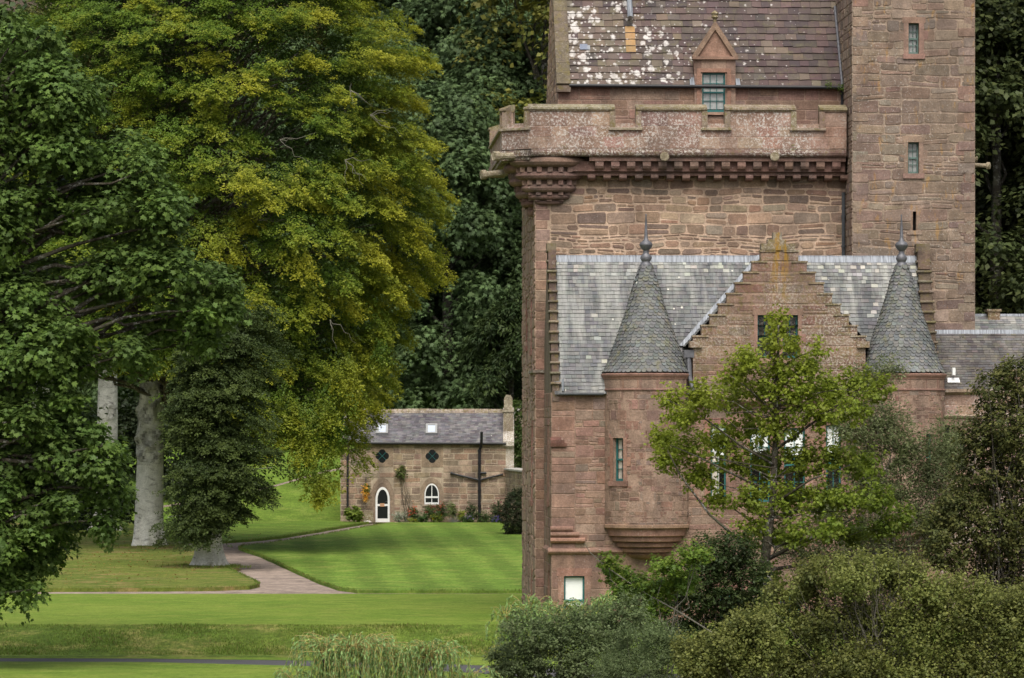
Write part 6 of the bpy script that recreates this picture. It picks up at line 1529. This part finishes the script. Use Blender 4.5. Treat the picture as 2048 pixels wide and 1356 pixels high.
shrub('grey_willow', 'dark grey green rounded shrub beside the weeping willow below the castle corner', 'shrub', 1120, 104, [(1060, 1270, 60, 44), (1130, 1260, 60, 44), (1190, 1260, 50, 50), (1040, 1330, 50, 40), (1110, 1330, 70, 50), (1190, 1330, 60, 50), (1230, 1280, 30, 50), (1260, 1230, 40, 40), (1000, 1320, 24, 34)], 2400, 15, .06, .26, [(.115, .15, .06), (.135, .17, .07), (.095, .13, .05)], OVAL, 'leaf', 20, .012, gz=-.8, droop=-.1, shell=.6, cull=.5)
# weeping willows: arched yellow twigs with hanging strands
def willow(label, x, Y, hubs, gz, seed):
    """hubs: (x, y of the arch tops, reach, strands, shortest and longest drop) in photo pixels"""
    rr = random.Random(seed); base = ((x - 1024) * Y / F, Y, gz); t_ = thing('weeping_willow', label, 'tree', base); s_ = F / Y
    mb = MB(); tw = MB(); pos = []; dirs = []
    for (hx, hy, reach0, n, d0, d1) in hubs:
        hub = np.array(px(hx, hy + 34, Y + rr.uniform(-.5, .5)))
        mb.tube([base, tuple((np.array(base) * .5 + hub * .5) + np.array((rr.uniform(-.2, .2), 0, -.2))), tuple(hub)], [.1, .07, .035], 6)
        for k in range(n):
            a = rr.uniform(0, 2 * math.pi); reach = reach0 * rr.uniform(.2, 1.15) / s_
            tip = hub + np.array((math.cos(a) * reach, math.sin(a) * reach * .8, 0)); up = rr.uniform(6, 42) / s_
            drop = rr.uniform(d0, d1) / s_; P_ = []; sw = rr.uniform(.05, .3); w1, w2 = rr.uniform(-.1, .1), rr.uniform(-.1, .1)
            for j in range(15):
                t = j / 14
                if t < .42: q_ = t / .42; p = hub + (tip - hub) * q_; p[2] = hub[2] + up * math.sin(q_ * math.pi * .5)
                else:
                    q_ = (t - .42) / .58; p = tip.copy(); p[2] = hub[2] + up - drop * q_ ** 1.25; p[:2] += (tip - hub)[:2] * sw * math.sin(q_ * 1.57)
                    p[0] += w1 * q_ + .05 * math.sin(q_ * 7 + k); p[1] += w2 * q_
                P_.append(p)
            tw.tube(P_, [.009 * (1 - .8 * j / 14) for j in range(15)], 4, (.5, .5, .5), False)
            for j in range(3, 15):
                for q_ in range(5 if j > 5 else 2):
                    f = rr.random(); i1 = min(14, j + 1); pos.append(P_[j] * (1 - f) + P_[i1] * f); dirs.append((P_[i1] - P_[j - 1]))
    pos = np.array(pos) + NP.normal(size=(len(pos), 3)) * .02; dv = nrm(np.array(dirs)); N = len(pos)
    b = nrm(dv * .8 + NP.normal(size=(N, 3)) * .3 + np.array((0, 0, -.5))); n_ = nrm(np.cross(b, NP.normal(size=(N, 3)))); a_ = np.cross(b, n_)
    col = np.array((.25, .38, .13)) * NP.uniform(.55, 1.4, (N, 1)) * np.where(NP.random((N, 1)) < .1, np.array(((1.3, 1.05, .6),)), 1.0)
    leafmesh('foliage', pos, a_, b, n_, .11 * NP.uniform(.6, 1.3, N), col, NARR, M['leaf'], t_, base)
    tw.build('twig', M['willowtwig'], t_, base); mb.build('trunk', M['brownbark'], t_, base)
willow('yellow twigged weeping willow at the bottom centre on the lower lawn', 770, 100, [(705, 1274, 104, 120, 100, 200), (862, 1286, 58, 84, 90, 190), (780, 1298, 60, 44, 60, 160), (646, 1282, 44, 40, 60, 150), (930, 1340, 54, 36, 40, 120), (596, 1345, 50, 28, 40, 100), (626, 1268, 26, 6, 30, 60)], -1.2, 1)
willow('small weeping willow spray hanging in front of the castle corner', 1120, 108, [(1010, 1208, 30, 22, 40, 70), (1060, 1198, 40, 34, 30, 60), (1120, 1206, 40, 26, 20, 60), (1180, 1200, 40, 30, 30, 70), (1215, 1190, 22, 14, 20, 40)], -.8, 2)

M['drygrass'] = grass_mat('dry worn grass', (.17, .13, .05), (.13, .14, .03), (.1, .065, .035), None, .8, 1.2)
for t_, r_, h_, dx in ((beech, 2.0, .1, 0), (fb, 1.75, .1, -.45)):
    mb = MB(); o_ = t_.location; pr = [(r_ * 1.15, -.1), (r_, .07), (r_ * .75, .1 + h_ * .35), (r_ * .5, .1 + h_ * .75), (r_ * .25, .1 + h_), (.05, .1 + h_)]
    mb.lathe([(q_, o_[2] + z_) for q_, z_ in pr], o_[0] + dx, o_[1], 40); tag(mb.build('trunk_mound', M['drygrass'], smooth=True), kind='structure')
# ---- grass: long blades on the bank, the cut edges and round the trunks
pts = []; hh = []
n = 30000
X_ = NP.uniform(-19, 1.5, n); Y_ = 135.6 + 5.5 * NP.random(n); Z_ = np.interp(Y_, [p[0] for p in prof_][::-1], [p[1] for p in prof_][::-1]); pts.append(np.stack([X_, Y_, Z_], 1)); hh.append(NP.uniform(.02, .065, n) * (1 + .8 * np.sin(X_ * 1.3) * np.sin(X_ * .37 + Y_)))
for (a, b) in EDGE:
    a, b = np.array(a), np.array(b); L = np.linalg.norm(b - a); k = int(L * 26); t = NP.random((k, 1)); pts.append(a + (b - a) * t + NP.normal(size=(k, 3)) * np.array((.03, .06, 0))); hh.append(NP.uniform(.04, .11, k))
for t_ in (beech, fb):
    k = 1500; a = NP.uniform(0, 6.283, k); r_ = (1.05 if t_ is fb else 1.0) + NP.exponential(.25, k); o_ = np.array(t_.location); pts.append(np.stack([o_[0] + r_ * np.cos(a), o_[1] + r_ * np.sin(a), np.full(k, o_[2] + .08)], 1)); hh.append(NP.uniform(.05, .18, k))
P_ = np.concatenate(pts); H_ = np.abs(np.concatenate(hh)) + .02; N = len(P_)
b = nrm(np.array((0, -.15, 1.0)) + NP.normal(size=(N, 3)) * .35); n_ = nrm(np.cross(b, NP.normal(size=(N, 3)))); a_ = np.cross(b, n_)
cg = np.array((.13, .185, .028)) * NP.uniform(.7, 1.35, (N, 1)); dry_ = NP.random((N, 1)) < .1; cg = np.where(dry_, np.array((.24, .2, .08)), cg)
tag(leafmesh('grass', P_, a_, b, n_, H_, cg, [(-.14, 0, 0), (.14, 0, 0), (.03, 1, 0)], M['leaf']), kind='stuff', label='longer grass blades on the bank, lawn edges and trunk bases', cat='grass')
n = 1600; X_ = NP.normal(-17, 5.0, n); Y_ = NP.uniform(172, 225, n); P_ = np.stack([X_, Y_, .013 * (Y_ - 167) + .12], 1)
P_ = P_[(X_ < -13.2 - .0 * Y_) & (X_ > -26)]; N = len(P_); b = nrm(NP.normal(size=(N, 3)) * np.array((1, 1, .3))); n_ = nrm(np.array((0, 0, 1)) + NP.normal(size=(N, 3)) * .3); a_ = np.cross(b, n_)
tag(leafmesh('fallen_leaves', P_, a_, b, n_, NP.uniform(.07, .13, N), np.array((.25, .15, .04)) * NP.uniform(.5, 1.3, (N, 1)), DIA, M['leaf']), kind='stuff', label='fallen brown beech leaves scattered on the lawn under the trees', cat='leaves')

def weed(x, y, v, r, n, label):
    u, z = C(x, y, v); p = np.array((X0 + u * CA - v * SA, Y0 + u * SA + v * CA, z))
    foliage('weed', [(tuple(p + np.array((0, 0, r * .5))), (r, r * .7, r * .8))], n, 7, .07, .18, [(.12, .2, .03), (.15, .22, .035)], NARR, M['leaf'], None, None, droop=-.5, shell=.9, cull=0)
    o = bpy.context.scene.objects[-1] if False else COL.objects[-1]
    tag(o, label, 'weed')
weed(1684, 182, VA - .25, .16, 40, 'green weed tuft sprouting from the black gutter end beside the stair tower')
weed(1660, 176, VA - .22, .14, 24, 'thin weeds along the gutter just left of the larger tuft')
weed(1130, 296, VP + .1, .08, 16, 'tiny weed on the parapet ledge above the corner corbels')
weed(1586, 299, VP + .1, .09, 18, 'tiny weed on the parapet ledge right of the right water spout')
